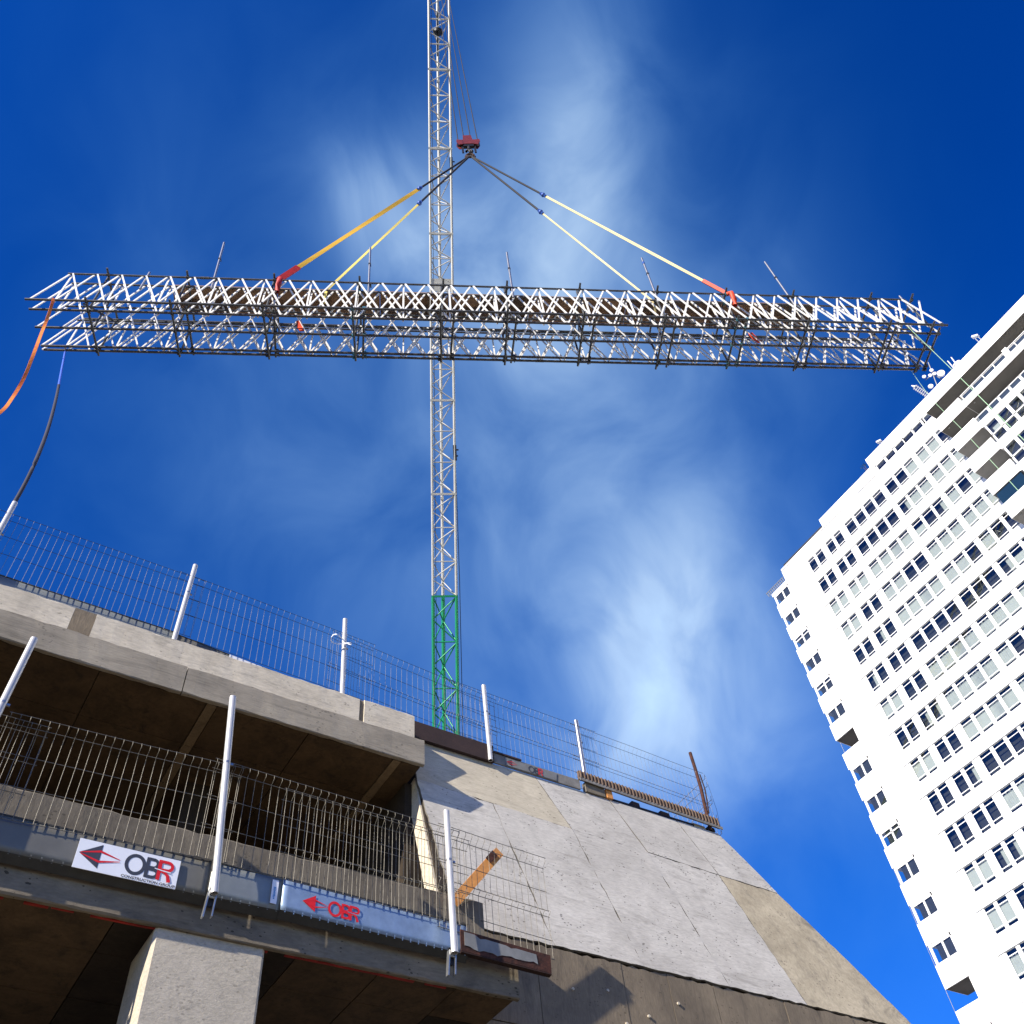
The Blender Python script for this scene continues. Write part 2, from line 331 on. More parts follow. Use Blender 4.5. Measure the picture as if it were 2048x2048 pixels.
# lower slab, its edge and soffit
lower = beam_x(XL, 5.31, 7.90, 7.965, 4.385, 4.80, jit=.004, chips=.012, seed=3, ch=.008).build('slab_edge', 'concrete_grey', B)
slab = MB().box(XL, 5.29, 7.966, 16.0, 4.46, 4.79).build('slab', 'concrete_grey', B)
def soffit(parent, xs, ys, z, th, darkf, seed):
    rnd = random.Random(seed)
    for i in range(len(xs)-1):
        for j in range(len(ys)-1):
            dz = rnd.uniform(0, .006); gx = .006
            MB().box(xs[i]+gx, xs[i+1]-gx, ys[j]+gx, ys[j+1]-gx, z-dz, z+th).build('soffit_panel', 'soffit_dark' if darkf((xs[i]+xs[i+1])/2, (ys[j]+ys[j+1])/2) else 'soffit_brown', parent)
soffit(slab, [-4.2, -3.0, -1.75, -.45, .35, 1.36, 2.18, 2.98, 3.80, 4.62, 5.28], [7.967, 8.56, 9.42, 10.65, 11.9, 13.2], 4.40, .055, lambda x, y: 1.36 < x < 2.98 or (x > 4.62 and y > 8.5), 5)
rl = MB(); xx = -3.0; rnd = random.Random(9)
while xx < 4.6:
    ln = rnd.uniform(.15, .5); rl.box(xx, xx+ln, 7.962+rnd.uniform(-.004, .004), 7.985+rnd.uniform(-.006, .01), 4.380, 4.392); xx += ln+(rnd.uniform(.02, .25) if rnd.random() < .45 else 0.003)
tag(rl.build('red_paint_line', 'red_line', lower), kind='stuff')
# floor topping upstand behind the guard rail
beam_x(XL, 5.22, 8.35, 8.52, 4.80, 5.635, jit=.006, chips=.02, seed=11).build('upstand_wall', 'concrete_up', B)
# columns under the lower slab
for cx in (-6.2, -2.2, 1.69):
    cm = MB(); x0, x1, y0, y1 = cx, cx+.98, 7.94, 8.60; c = .025
    ring = [(x0+c, y0), (x1-c, y0), (x1, y0+c), (x1, y1), (x0, y1), (x0, y0+c)]
    cm.prism([(a, b_, GROUND) for a, b_ in ring], (0, 0, 4.388-GROUND)).build('column', 'concrete_column', B)
# storey between the slabs: dark rooms
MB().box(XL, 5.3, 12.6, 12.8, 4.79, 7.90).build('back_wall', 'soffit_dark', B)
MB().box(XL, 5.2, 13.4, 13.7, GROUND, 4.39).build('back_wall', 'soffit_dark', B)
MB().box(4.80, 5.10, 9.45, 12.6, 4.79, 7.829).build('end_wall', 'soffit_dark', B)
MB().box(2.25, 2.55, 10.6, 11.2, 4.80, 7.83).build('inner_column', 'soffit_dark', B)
# upper slab and its soffit
ub = MB()
for a, b_, sd in ((XL, 1.598, 21), (1.611, 4.86, 22)):
    beam_x(a, b_, 9.005, 9.07, 7.823, 8.232, jit=.005, chips=.014, seed=sd, ch=.008).build('slab_edge', 'concrete_beam', B)
uslab = MB().box(XL, 4.84, 9.071, 14.5, 7.90, 8.22).build('slab', 'concrete_beam', B)
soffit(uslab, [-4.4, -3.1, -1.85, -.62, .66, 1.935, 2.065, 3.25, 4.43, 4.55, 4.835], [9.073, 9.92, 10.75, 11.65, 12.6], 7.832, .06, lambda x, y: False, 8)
for o in list(uslab.children):
    xs_ = [v.co.x for v in o.data.vertices]
    if max(xs_)-min(xs_) < .14: o.name = 'joint_strip'; o.data.materials[0] = M['soffit_strip']; o.data.transform(Matrix.Translation((0, 0, -.012)))
# parapet blocks standing on the upper slab
beam_x(XL, .164, 9.195, 9.45, 8.236, 8.783, jit=.004, chips=.02, seed=31).build('parapet_block', 'concrete_fair', B)
MB().box(.167, .422, 9.197, 9.44, 8.236, 8.768).build('parapet_infill', 'concrete_brown', B)
beam_x(.425, 3.970, 9.195, 9.45, 8.236, 8.788, jit=.004, chips=.02, seed=32).build('parapet_block', 'concrete_fair', B)
MB().box(3.973, 4.038, 9.22, 9.44, 8.236, 8.778).build('parapet_infill', 'concrete_grey', B)
beam_x(4.041, 4.808, 9.195, 9.45, 8.236, 8.793, jit=.004, chips=.02, seed=33).build('parapet_block', 'concrete_fair', B)
# sloping wall of cast panels
YT, ZT, YB, ZB = 9.55, 8.70, 8.66, 5.512
nw = Vector((0, ZT-ZB, -(YT-YB))).normalized()            # into the wall
def wp(x, z, d=0):
    y = YB+(z-ZB)*(YT-YB)/(ZT-ZB); return Vector((x, y, z))+nw*d
wall = MB()
wall.prism([wp(4.93, ZB+.01, .02), wp(12.48, ZB+.01, .02), wp(11.22, 7.65, .02), wp(10.56, ZT-.01, .02), wp(4.93, ZT-.01, .02)], nw*.30)
sw = wall.build('sloped_wall', 'soffit_dark', B)
def panel(poly, mt, seed, name='wall_panel', rough=.006):
    """one cast panel: outline inset for the joint, edges slightly uneven, real thickness"""
    rnd = random.Random(seed); n = len(poly); pts = []
    cx = sum(p[0] for p in poly)/n; cz = sum(p[1] for p in poly)/n
    for i in range(n):
        (ax, az), (bx, bz) = poly[i], poly[(i+1) % n]; ln = math.hypot(bx-ax, bz-az); k = max(1, int(ln/.10))
        for t in range(k):
            f = t/k; x, z = ax+(bx-ax)*f, az+(bz-az)*f
            d = math.hypot(x-cx, z-cz); s_ = 1-.0048/d
            pts.append((cx+(x-cx)*s_+(rnd.uniform(-rough, rough) if t else 0), cz+(z-cz)*s_+(rnd.uniform(-rough, rough) if t else 0)))
    dd = rnd.uniform(-.004, .004); mb = MB()
    inner = [(cx+(x-cx)*(1-.0015/max(.2, math.hypot(x-cx, z-cz))), cz+(z-cz)*(1-.0015/max(.2, math.hypot(x-cx, z-cz)))) for x, z in pts]; m_ = len(pts)
    vs = [wp(x, z, dd) for x, z in inner]+[wp(x, z, dd+.002) for x, z in pts]+[wp(x, z, .032) for x, z in pts]
    mb.add(vs, [tuple(range(m_))]); mb.mi = 1
    mb.add(vs, [(i, (i+1) % m_, m_+(i+1) % m_, m_+i) for i in range(m_)]+[(m_+i, m_+(i+1) % m_, 2*m_+(i+1) % m_, 2*m_+i) for i in range(m_)])
    return mb.build(name, [mt, 'joint_mortar'], sw)
ZJ = 7.70
panel([(4.90, ZJ+.13), (7.37, ZJ+.02), (7.03, ZT), (4.90, ZT)], 'concrete_tan', 1)
panel([(7.37, ZJ+.02), (8.71, ZJ), (8.39, ZT), (7.03, ZT)], 'concrete_panel', 2)
panel([(8.71, ZJ), (10.04, ZJ-.05), (9.73, ZT), (8.39, ZT)], 'concrete_panel', 3)
panel([(10.04, ZJ-.05), (11.22, ZJ-.08), (10.90, 8.22), (10.60, ZT), (9.73, ZT)], 'concrete_panel', 4)
panel([(5.09, ZB), (6.37, ZB), (6.07, ZJ+.075), (4.90, ZJ+.13)], 'concrete_panel', 5, rough=.012)
panel([(6.37, ZB), (7.67, ZB), (7.37, ZJ+.02), (6.07, ZJ+.075)], 'concrete_panel', 6, rough=.012)
panel([(7.67, ZB), (9.04, ZB), (8.71, ZJ), (7.37, ZJ+.02)], 'concrete_panel', 7, rough=.012)
panel([(9.04, ZB), (10.38, ZB), (10.04, ZJ-.05), (8.71, ZJ)], 'concrete_panel', 8, rough=.012)
panel([(10.38, ZB), (12.52, ZB), (11.92, 6.55), (11.22, ZJ-.08), (10.04, ZJ-.05)], 'concrete_ochre', 9, rough=.012)
# vertical wall below the slope, cast in lifts
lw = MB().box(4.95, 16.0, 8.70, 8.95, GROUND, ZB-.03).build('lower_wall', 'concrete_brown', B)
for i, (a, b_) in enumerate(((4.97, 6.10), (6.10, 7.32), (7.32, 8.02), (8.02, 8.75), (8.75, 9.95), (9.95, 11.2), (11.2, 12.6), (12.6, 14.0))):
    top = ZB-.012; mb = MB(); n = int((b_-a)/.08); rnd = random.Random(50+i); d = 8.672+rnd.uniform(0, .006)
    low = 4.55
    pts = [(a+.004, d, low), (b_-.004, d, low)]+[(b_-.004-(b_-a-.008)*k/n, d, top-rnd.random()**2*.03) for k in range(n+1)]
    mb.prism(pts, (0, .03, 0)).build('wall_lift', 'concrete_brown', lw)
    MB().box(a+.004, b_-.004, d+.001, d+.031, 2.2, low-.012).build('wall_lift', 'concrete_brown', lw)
# tie-hole bolts and mortar dabs on the lower wall
for i, (x, z) in enumerate(((6.05, 5.25), (6.55, 5.05), (7.05, 5.12), (7.6, 4.92), (8.1, 5.15), (7.25, 4.78), (8.6, 4.86), (9.2, 5.0))):
    MB().tube((x, 8.672, z), (x, 8.655, z), .018, 7).build('tie_bolt', 'concrete_fair', lw)
# return face of the sloping wall beside the open storey
MB().prism([wp(4.90, ZB-.1, .05), wp(4.928, ZB-.1, .05), wp(4.928, 7.9, .05), wp(4.90, 7.9, .05)], nw*.22).build('wall_end', 'concrete_fair', sw)

# ================================================================== toe boards with the builder's signs
def stroke(mb, pts, w, fx, closed=False):
    """flat lettering stroke; pts in (s,t), fx maps to 3D"""
    n = len(pts); L_, R_ = [], []
    for i, (x, y) in enumerate(pts):
        if closed: a, b_ = pts[i-1], pts[(i+1) % n]
        else: a, b_ = pts[max(i-1, 0)], pts[min(i+1, n-1)]
        dx, dy = b_[0]-a[0], b_[1]-a[1]; l = math.hypot(dx, dy) or 1; ww = w[i] if isinstance(w, list) else w
        L_.append(fx(x-dy/l*ww/2, y+dx/l*ww/2)); R_.append(fx(x+dy/l*ww/2, y-dx/l*ww/2))
    vs = L_+R_
    mb.add(vs, [(i, (i+1) % n, n+(i+1) % n, n+i) for i in range(n if closed else n-1)])
def poly(mb, pts, fx): mb.add([fx(*p) for p in pts], [tuple(range(len(pts)))])
def arc(cx, cy, rx, ry, a0, a1, n=14): return [(cx+rx*math.cos(rad(a0+(a1-a0)*i/n)), cy+ry*math.sin(rad(a0+(a1-a0)*i/n))) for i in range(n+1)]
def logo_letters(parent, fx, h, x0, y0, inks, lift):
    """O, B and R sharing their stems, height h, top-left at x0,y0 (t grows downward)"""
    def F(k): return lambda x, y: fx(x0+x*h, y0+y*h, k)
    dark, red = MB(), MB(); w = .155
    stroke(dark, arc(.46, .5, .385, .425, 0, 351, 40), w, F(lift), True)
    stroke(dark, [(.98, 0.02), (.98, .98)], w*1.05, F(lift+.0006))
    stroke(dark, [(.98, .085), (1.22, .085)]+arc(1.22, .28, .20, .195, -90, 90)+[(.98, .475)], w*.9, F(lift+.0012))
    stroke(dark, [(.98, .555), (1.24, .555)]+arc(1.24, .735, .22, .18, -90, 90)+[(.98, .915)], w*.9, F(lift+.0018))
    stroke(red, [(1.52, .02), (1.52, .98)], w*1.05, F(lift+.0024))
    stroke(red, [(1.47, .085), (1.86, .085)]+arc(1.86, .28, .21, .195, -90, 90)+[(1.47, .475)], w*.9, F(lift+.0030))
    stroke(red, [(1.58, .56), (1.80, .60), (1.93, .72), (2.02, 1.0)], [w*.5, w*.8, w*.95, w*1.1], F(lift+.0036))
    white = MB(); stroke(white, [(1.30, .475), (1.62, .515), (2.04, .545)], [.035, .045, .05], F(lift+.0042))
    dark.build('lettering', inks[0], parent); red.build('lettering', inks[1], parent); white.build('lettering', inks[2], parent)
def logo_arrow(parent, fx, h, x0, y0, inks, lift):
    def F(k): return lambda x, y: fx(x0+x*h, y0+y*h, k)
    a, b_ = MB(), MB()
    poly(a, [(0, .5), (.80, 0), (.80, 1.0)], F(lift)); a.build('arrow_mark', inks[0], parent)
    stroke(b_, [(.06, .48), (.78, .29), (1.55, .47)], [.03, .09, .02], F(lift+.0008)); stroke(b_, [(.06, .53), (.78, .72), (1.55, .54)], [.03, .09, .02], F(lift+.0016)); b_.build('arrow_mark', inks[1], parent)
def text_mesh(txt, size, fx, ink, parent, width=None, lift=.003, name='small_text'):
    cu = bpy.data.curves.new('txt', 'FONT'); cu.body = txt; cu.size = size; cu.align_x = 'LEFT'; cu.offset = size*.02
    to = bpy.data.objects.new('txt', cu); C.objects.link(to); dg = bpy.context.evaluated_depsgraph_get()
    me = bpy.data.meshes.new_from_object(to.evaluated_get(dg)); bpy.data.objects.remove(to)
    xs = [v.co.x for v in me.vertices]; k = width/(max(xs)-min(xs)) if width else 1; mn = min(xs)
    for v in me.vertices: v.co = fx((v.co.x-mn)*k, -v.co.y, lift)
    me.materials.clear(); me.materials.append(M[ink])
    return link(bpy.data.objects.new(name, me), parent)
def toe_board(x0, x1, zt0, zt1, zb0, zb1, y, mt, label, seed, wave=.006):
    """folded sheet-metal kick board: top hem, wavy web, returned lower lip"""
    t = thing('toe_board', ((x0+x1)/2, y, min(zb0, zb1)), label, 'toe board', 'sheet metal toe boards of the guard rail')
    rnd = random.Random(seed); n = int((x1-x0)/.06); web = MB(); vs = []; rows = 6
    for i in range(n+1):
        f = i/n; x = x0+(x1-x0)*f; zt = zt0+(zt1-zt0)*f; zb = zb0+(zb1-zb0)*f
        for j in range(rows):
            g_ = j/(rows-1); yy = y+mnoise.noise((x*2.3+seed*3.1, g_*2.2, seed))*wave*math.sin(math.pi*(.15+.7*g_))
            vs.append((x, yy, zt+(zb-zt)*g_))
    web.add(vs, [(i*rows+j, (i+1)*rows+j, (i+1)*rows+j+1, i*rows+j+1) for i in range(n) for j in range(rows-1)], True)
    o = web.build('web', mt, t); sm = o.modifiers.new('thick', 'SOLIDIFY'); sm.thickness = .004; sm.offset = 1
    MB().bar((x0, y+.008, zt0+.004), (x1, y+.008, zt1+.004), .022, .014).build('top_hem', 'sheet_lip', t)
    lip = MB(); lip.add([(x0, y, zb0), (x1, y, zb1), (x1, y+.07, zb1-.055), (x0, y+.07, zb0-.055)], [(0, 1, 2, 3)])
    lo = lip.build('lower_lip', 'sheet_lip', t); sm = lo.modifiers.new('thick', 'SOLIDIFY'); sm.thickness = .004
    tabs = MB(); k = int((x1-x0)/.085)
    for i in range(k):
        x = x0+.04+i*.085; f = (x-x0)/(x1-x0); zb = zb0+(zb1-zb0)*f
        tabs.add([(x, y-.004, zb+.022), (x+.012, y-.004, zb+.018), (x+.012, y+.004, zb-.012), (x, y+.004, zb-.012)], [(0, 1, 2, 3)])
    tabs.build('press_tab', mt, t)
    return t
tb1 = toe_board(-2.9, 2.02, 4.945, 4.99, 4.655, 4.665, 7.790, 'sheet_grey', 'dull grey toe board on the lower slab carrying the white company sign', 1)
tb2 = toe_board(2.03, 2.715, 4.99, 4.985, 4.665, 4.675, 7.782, 'sheet_teal', 'short grey toe board with a white sticker, right of the lower middle post', 2)
tb3 = toe_board(2.70, 4.655, 4.985, 4.935, 4.675, 4.64, 7.765, 'sheet_sky_tint', 'sky-tinted toe board sprayed with a red arrow and OBR letters', 3, .005)
# white company sign on the first board
s1 = MB().box(.872, 1.742, 7.769, 7.775, 4.648, 4.918).build('company_sign', 'sign_white', tb1)
def fx1(s, t, k): return Vector((.872+s, 7.7685-k, 4.918-t))
logo_arrow(s1, fx1, .222, .020, .018, ('ink_dark', 'ink_red'), .001)
logo_letters(s1, fx1, .195, .405, .030, ('ink_dark', 'ink_red', 'sign_white'), .001)
text_mesh('CONSTRUCTION GROUP', .034, lambda x, y, k: fx1(.400+x, .263+y, k), 'ink_dark', s1, .462)
# white sticker on the second board
s2 = MB().box(2.595, 2.655, 7.761, 7.766, 4.715, 4.945).build('sticker', 'sign_white', tb2)
rnd = random.Random(4); sk = MB()
for i in range(9):
    z = 4.875-i*.0135; sk.box(2.612+rnd.uniform(0, .004), 2.634-rnd.uniform(0, .006), 7.7590, 7.7605, z-.009, z)
sk.build('illegible_print', 'ink_blue', s2)
# sprayed stencil on the third board
def fx3(s, t, k): return Vector((2.885+s, 7.7595-k, 4.890-t-.022*s))
logo_arrow(tb3, fx3, .160, .015, .005, ('ink_red', 'ink_red'), .001)
logo_letters(tb3, fx3, .150, .270, .015, ('ink_red', 'ink_red', 'sheet_sky_tint'), .001)
# upper toe boards behind the parapet
tb4 = toe_board(-3.6, 1.46, 9.30, 9.275, 8.70, 8.70, 9.60, 'sheet_teal', 'weathered grey toe board above the parapet at the left edge', 4)
tb5 = toe_board(1.40, 4.22, 9.275, 9.06, 8.70, 8.70, 9.62, 'sheet_grey', 'grey toe board above the parapet with a white sign mostly hidden', 5)
s3 = MB(); s3.prism([(2.20, 9.596, 9.20), (3.10, 9.596, 9.13), (3.10, 9.596, 8.86), (2.20, 9.596, 8.93)], (0, .006, 0))
s3 = s3.build('company_sign', 'sign_white', tb5)
def fx4(s, t, k): return Vector((2.20+s, 9.5955-k, 9.20-t-.078*s))
logo_arrow(s3, fx4, .222, .03, .03, ('ink_dark', 'ink_red'), .001)
logo_letters(s3, fx4, .195, .40, .045, ('ink_dark', 'ink_red', 'sign_white'), .001)

# ================================================================== guard posts
def post(p, q, r, label, bracket=True, mt='white_tube', rust=False):
    t = thing('guard_post', p, label, 'guard post', 'tubular guard posts')
    p, q = Vector(p), Vector(q); mb = MB(); d = (q-p).normalized()
    mb.tube(p, q, r, 14, caps=False); a, b_ = frame_uv(d)
    # open tube ends with wall thickness
    for e, s_ in ((p, 1), (q, -1)):
        n = 14; vs = [e+(a*math.cos(2*math.pi*i/n)+b_*math.sin(2*math.pi*i/n))*rr for rr in (r, r*.82) for i in range(n)]
        vs += [e+d*s_*.12+(a*math.cos(2*math.pi*i/n)+b_*math.sin(2*math.pi*i/n))*r*.82 for i in range(n)]
        mb.add(vs, [(i, (i+1) % n, n+(i+1) % n, n+i) for i in range(n)]+[(n+i, n+(i+1) % n, 2*n+(i+1) % n, 2*n+i) for i in range(n)])
    mb.build('tube', mt, t)
    cl = MB(); k = p+d*((q-p).length*.62); cl.tube(k-d*.012, k+d*.012, r*1.05, 12).bar(k+b_*r-d*.004, k+b_*(r+.03)-d*.004, .02, .02); cl.build('panel_clip', 'galvanised', t)
    if bracket:
        br = MB(); base = p+d*.02
        br.bar(base+Vector((-.035, .05, .02)), base+Vector((-.050, .06, -.22)), .012, .05, (0, 1, 0))
        br.bar(base+Vector((.030, .05, .02)), base+Vector((.024, .06, -.20)), .012, .05, (0, 1, 0))
        br.tube(base+Vector((-.04, .045, -.03)), base+Vector((.04, .045, -.03)), .012, 8)
        br.build('bracket', 'galvanised', t)
        MB().bar(base+Vector((0, .075, .06)), base+Vector((-.01, .082, -.10)), .05, .03, (0, 1, 0)).build('clamp', 'black_steel', t)
    return t
post((-.16, 7.66, 4.62), (-.10, 7.69, 6.78), .035, 'white guard post of the lower rail at the left edge')
post((2.045, 7.62, 4.60), (1.885, 7.68, 6.80), .035, 'tall white guard post just right of the white company sign')
post((4.405, 7.60, 4.53), (4.395, 7.66, 6.13), .035, 'white guard post at the right end of the sky-tinted toe board')
post((-1.02, 9.52, 8.86), (-1.03, 9.53, 10.55), .035, 'upper white guard post at the left edge tied to the black rope', False)
post((1.43, 9.50, 9.00), (1.44, 9.52, 10.56), .035, 'upper white guard post above the dark parapet patch', False)
post((3.83, 9.50, 8.98), (3.785, 9.52, 10.54), .035, 'upper white guard post with clear plastic wrapped round it', False)
post((6.20, 9.46, 8.66), (6.20, 9.50, 10.14), .035, 'upper white guard post right of the green crane boom', False)
post((7.98, 9.53, 8.98), (8.00, 9.54, 10.11), .036, 'speckled upper guard post at the left end of the ribbed plank', False, 'galvanised')
rp = thing('rusty_post', (10.43, 9.53, 8.72), 'bent rusty steel post at the right end of the upper rail', 'guard post', 'tubular guard posts')
MB().path([(10.44, 9.53, 8.70), (10.46, 9.53, 9.15), (10.49, 9.53, 9.55), (10.485, 9.53, 9.95), (10.47, 9.53, 10.28)], .030, 9).build('tube', 'rust', rp)
MB().path([(10.478, 9.50, 9.02), (10.535, 9.49, 9.5), (10.515, 9.49, 9.8)], .012, 6).build('weld_strip', 'rust_dark', rp)

# ================================================================== wire mesh panels
def mesh_panel(x0, x1, y, zt0, zt1, h, label, style, mt, seed, sp=.085, r=.0032, dy=None):
    t = thing('mesh_panel', ((x0+x1)/2, y, min(zt0, zt1)-h), label, 'mesh panel', 'welded wire guard rail panels')
    if style == 'A': hz = [0, .075, .38, .69, h]; prof = [(0, -.055), (.04, -.062), (.075, 0), (.38, 0), (.69, 0), (h, 0)]
    else: hz = [0, .10, .38, .60, .67, .93, h]; prof = [(0, -.055), (.05, -.062), (.10, 0), (.38, 0), (.595, 0), (.635, -.050), (.675, 0), (.93, 0), (h, 0)]
    rnd = random.Random(seed); n = int((x1-x0)/sp); V, H = MB(), MB()
    def z0(x): return zt0+(zt1-zt0)*(x-x0)/(x1-x0)
    def sag(x): return mnoise.noise((x*.8, seed*1.7, 0))*.012
    for i in range(n+1):
        x = x0+(x1-x0)*i/n; k = rnd.uniform(-.006, .006); bow = rnd.uniform(-.008, .008) if rnd.random() < .3 else 0
        V.path([(x+k*d/h+bow*math.sin(math.pi*d/h), y+o_+rnd.uniform(-.003, .003)+sag(x), z0(x)-d) for d, o_ in prof if d <= h+1e-6], r*.92, 4)
    for d in hz:
        if d > h+1e-6: continue
        o_ = [oo for dd, oo in prof if abs(dd-d) < .006]; o_ = o_[0] if o_ else 0
        for off in ((0,) if d in (0, h) else (0,)):
            H.path([(x0-.02+(x1-x0+.04)*i/12, y+o_+.007+sag(x0+(x1-x0)*i/12), z0(x0+(x1-x0)*i/12)-d+off) for i in range(13)], r*1.15, 5)
    tag(V.build('upright_wires', mt, t), kind='stuff'); tag(H.build('cross_wires', 'wire_dark' if mt == 'wire_blue' else mt, t), kind='stuff')
    return t
mesh_panel(-2.6, .32, 7.80, 5.90, 5.90, .98, 'wire mesh panel overlapping at the far left of the lower rail', 'A', 'wire_galv', 1, .072)
mesh_panel(-.02, 2.13, 7.76, 5.915, 6.00, 1.0, 'wire mesh panel above the white company sign', 'A', 'wire_galv', 2, .0815)
mesh_panel(1.86, 4.55, 7.74, 6.015, 5.94, 1.03, 'wire mesh panel above the sky-tinted toe board, front layer', 'A', 'wire_galv', 3, .082)
mesh_panel(2.62, 4.72, 7.83, 5.96, 5.93, 1.10, 'wire mesh panel above the sky-tinted toe board, layer behind', 'B', 'wire_galv', 4, .083)
mesh_panel(4.33, 5.66, 7.75, 5.985, 5.915, 1.13, 'wire mesh panel above the rusty steel at the right end of the lower rail', 'B', 'wire_galv', 5, .078)
mesh_panel(-3.3, 1.62, 9.56, 10.30, 10.31, 1.06, 'upper wire mesh panel at the left edge of the sky', 'A', 'wire_blue', 6, .085, .0027)
mesh_panel(1.27, 4.28, 9.54, 10.31, 10.20, 1.10, 'upper wire mesh panel between the patch post and the plastic wrapped post', 'A', 'wire_blue', 7, .09, .0027)
mesh_panel(3.62, 6.42, 9.58, 10.235, 9.95, 1.16, 'upper wire mesh panel crossing in front of the green boom', 'B', 'wire_blue', 8, .09, .0027)
mesh_panel(5.55, 8.32, 9.55, 10.02, 9.97, 1.22, 'upper wire mesh panel above the tan wall panel', 'B', 'wire_blue', 9, .083, .0027)
mesh_panel(7.88, 10.62, 9.58, 10.00, 9.89, 1.02, 'upper wire mesh panel behind the ribbed plank', 'B', 'wire_blue', 10, .083, .0027)
# end panel returning round the corner
ep = thing('mesh_panel', (10.72, 10.3, 8.8), 'wire mesh end panel turning back behind the rusty post', 'mesh panel', 'welded wire guard rail panels')
V, H = MB(), MB()
for i in range(16): V.path([(10.70+.01*math.sin(i), 9.55+i*.1, 8.72), (10.74, 9.55+i*.1, 9.2), (10.70, 9.55+i*.1, 9.86)], .004, 4)
for zz in (8.75, 9.05, 9.35, 9.42, 9.70, 9.86): H.path([(10.66, 9.52, zz), (10.735, 9.60, zz), (10.72, 11.1, zz-.04)], .005, 5)
tag(V.build('upright_wires', 'wire_blue', ep), kind='stuff'); tag(H.build('cross_wires', 'wire_blue', ep), kind='stuff')
# clear plastic wrapped round a post
pw = MB(); ptsw = [(3.80+.16*math.cos(a)-.08, 9.44+.05*math.sin(a*2), 9.99+.06*math.sin(a)) for a in [i*.45 for i in range(15)]]
pw.ribbon(ptsw, .035, .004, (.2, .3, 1)); tag(pw.build('plastic_wrap', 'plastic_wrap'), 'loop of clear plastic caught on an upper guard post', 'plastic scrap')

# ================================================================== timber and steel odds and ends on the edges
tag(MB().box(4.90, 6.27, 9.47, 9.53, 8.665, 8.955).build('timber_plank', 'timber_dark', None), 'dark brown plank along the wall top below the green boom', 'plank')
bd = thing('old_signboard', (7.2, 9.5, 8.70), 'weathered board with a peeling sign on the sloping wall top', 'sign')
MB().prism([(6.28, 9.52, 8.87), (7.85, 9.52, 8.87), (7.85, 9.52, 8.702), (6.28, 9.52, 8.702)], (0, .03, 0)).build('board', 'timber_grey', bd)
MB().box(6.30, 6.78, 9.50, 9.56, 8.872, 8.90).build('top_batten', 'timber_dark', bd)
s4 = MB(); s4.prism([(6.48, 9.512, 8.85), (7.42, 9.512, 8.85), (7.40, 9.512, 8.712), (6.50, 9.512, 8.712)], (0, .006, 0)); s4 = s4.build('sign_sheet', 'torn_sheet', bd)
def fx5(s, t, k): return Vector((6.48+s, 9.5110-k, 8.845-t))
logo_arrow(s4, fx5, .12, .03, .008, ('galv_dark', 'ink_red'), .001)
logo_letters(s4, fx5, .12, .42, .008, ('galv_dark', 'ink_red', 'torn_sheet'), .001)
# ribbed plank raised on blocks
cp = thing('ribbed_plank', (9.2, 9.5, 8.88), 'brown ribbed plank raised on blocks over the sloping wall', 'plank')
pl_ = MB(); pl_.prism([(7.84, 9.50, 9.04), (10.64, 9.50, 8.955), (10.66, 9.50, 8.785), (7.84, 9.50, 8.885)], (0, .04, 0)); pl_.build('board', 'timber_brown', cp)
for i in range(42):
    f = (i+.5)/42; x = 7.84+2.81*f; zt = 9.04-.085*f; zb = 8.885-.10*f
    MB().box(x-.012, x+.010, 9.478, 9.4995, zb+.004, zt-.004).build('rib', 'timber_rib', cp)
MB().bar((7.84, 9.485, 8.878), (10.68, 9.485, 8.775), .014, .05).build('bottom_trim', 'timber_grey', cp)
def block(x0, x1, y0, y1, z0, z1, mt, label, name='timber_block'):
    c = .008; mb = MB(); mb.prism([(x0+c, y0, z0), (x1, y0, z0), (x1-c, y0, z1-c), (x0, y0, z1)], (0, y1-y0, 0)); return tag(mb.build(name, mt), label, 'block', 'packing blocks on the wall top')
block(7.95, 8.32, 9.52, 9.60, 8.702, 8.868, 'concrete_grey', 'grey packing block under the left end of the ribbed plank', 'packing_block')
block(8.34, 8.46, 9.51, 9.60, 8.702, 8.860, 'timber_new', 'orange timber block under the ribbed plank beside the sky gap')
block(8.85, 9.00, 9.53, 9.62, 8.725, 8.80, 'timber_dark', 'dark offcut in the middle of the gap under the ribbed plank')
block(9.42, 9.60, 9.53, 9.62, 8.720, 8.785, 'timber_dark', 'dark offcut right of the middle under the ribbed plank')
block(10.40, 10.54, 9.53, 9.62, 8.702, 8.772, 'black_steel', 'dark packing block below the rusty post foot', 'packing_block')
block(10.12, 10.38, 9.58, 9.70, 8.702, 8.79, 'concrete_fair', 'pale rubble lump at the right end of the wall top', 'rubble_lump')
tag(MB().box(8.47, 10.10, 9.535, 9.60, 8.701, 8.728).build('steel_strip', 'black_steel'), 'thin black strip lying in the gap below the ribbed plank', 'strip')
# timber strut leaning behind the lower rail
st_ = thing('timber_strut', (4.86, 8.28, 5.56), 'orange sawn timber strut leaning behind the lower mesh', 'timber')
MB().bar((4.83, 8.28, 5.52), (5.39, 8.22, 6.21), .12, .085, (0, 1, 0)).build('beam', 'timber_new', st_)
MB().bar((5.22, 8.175, 6.045), (5.31, 8.165, 6.155), .085, .012, (0, 1, 0)).build('sticker_patch', 'rust', st_)
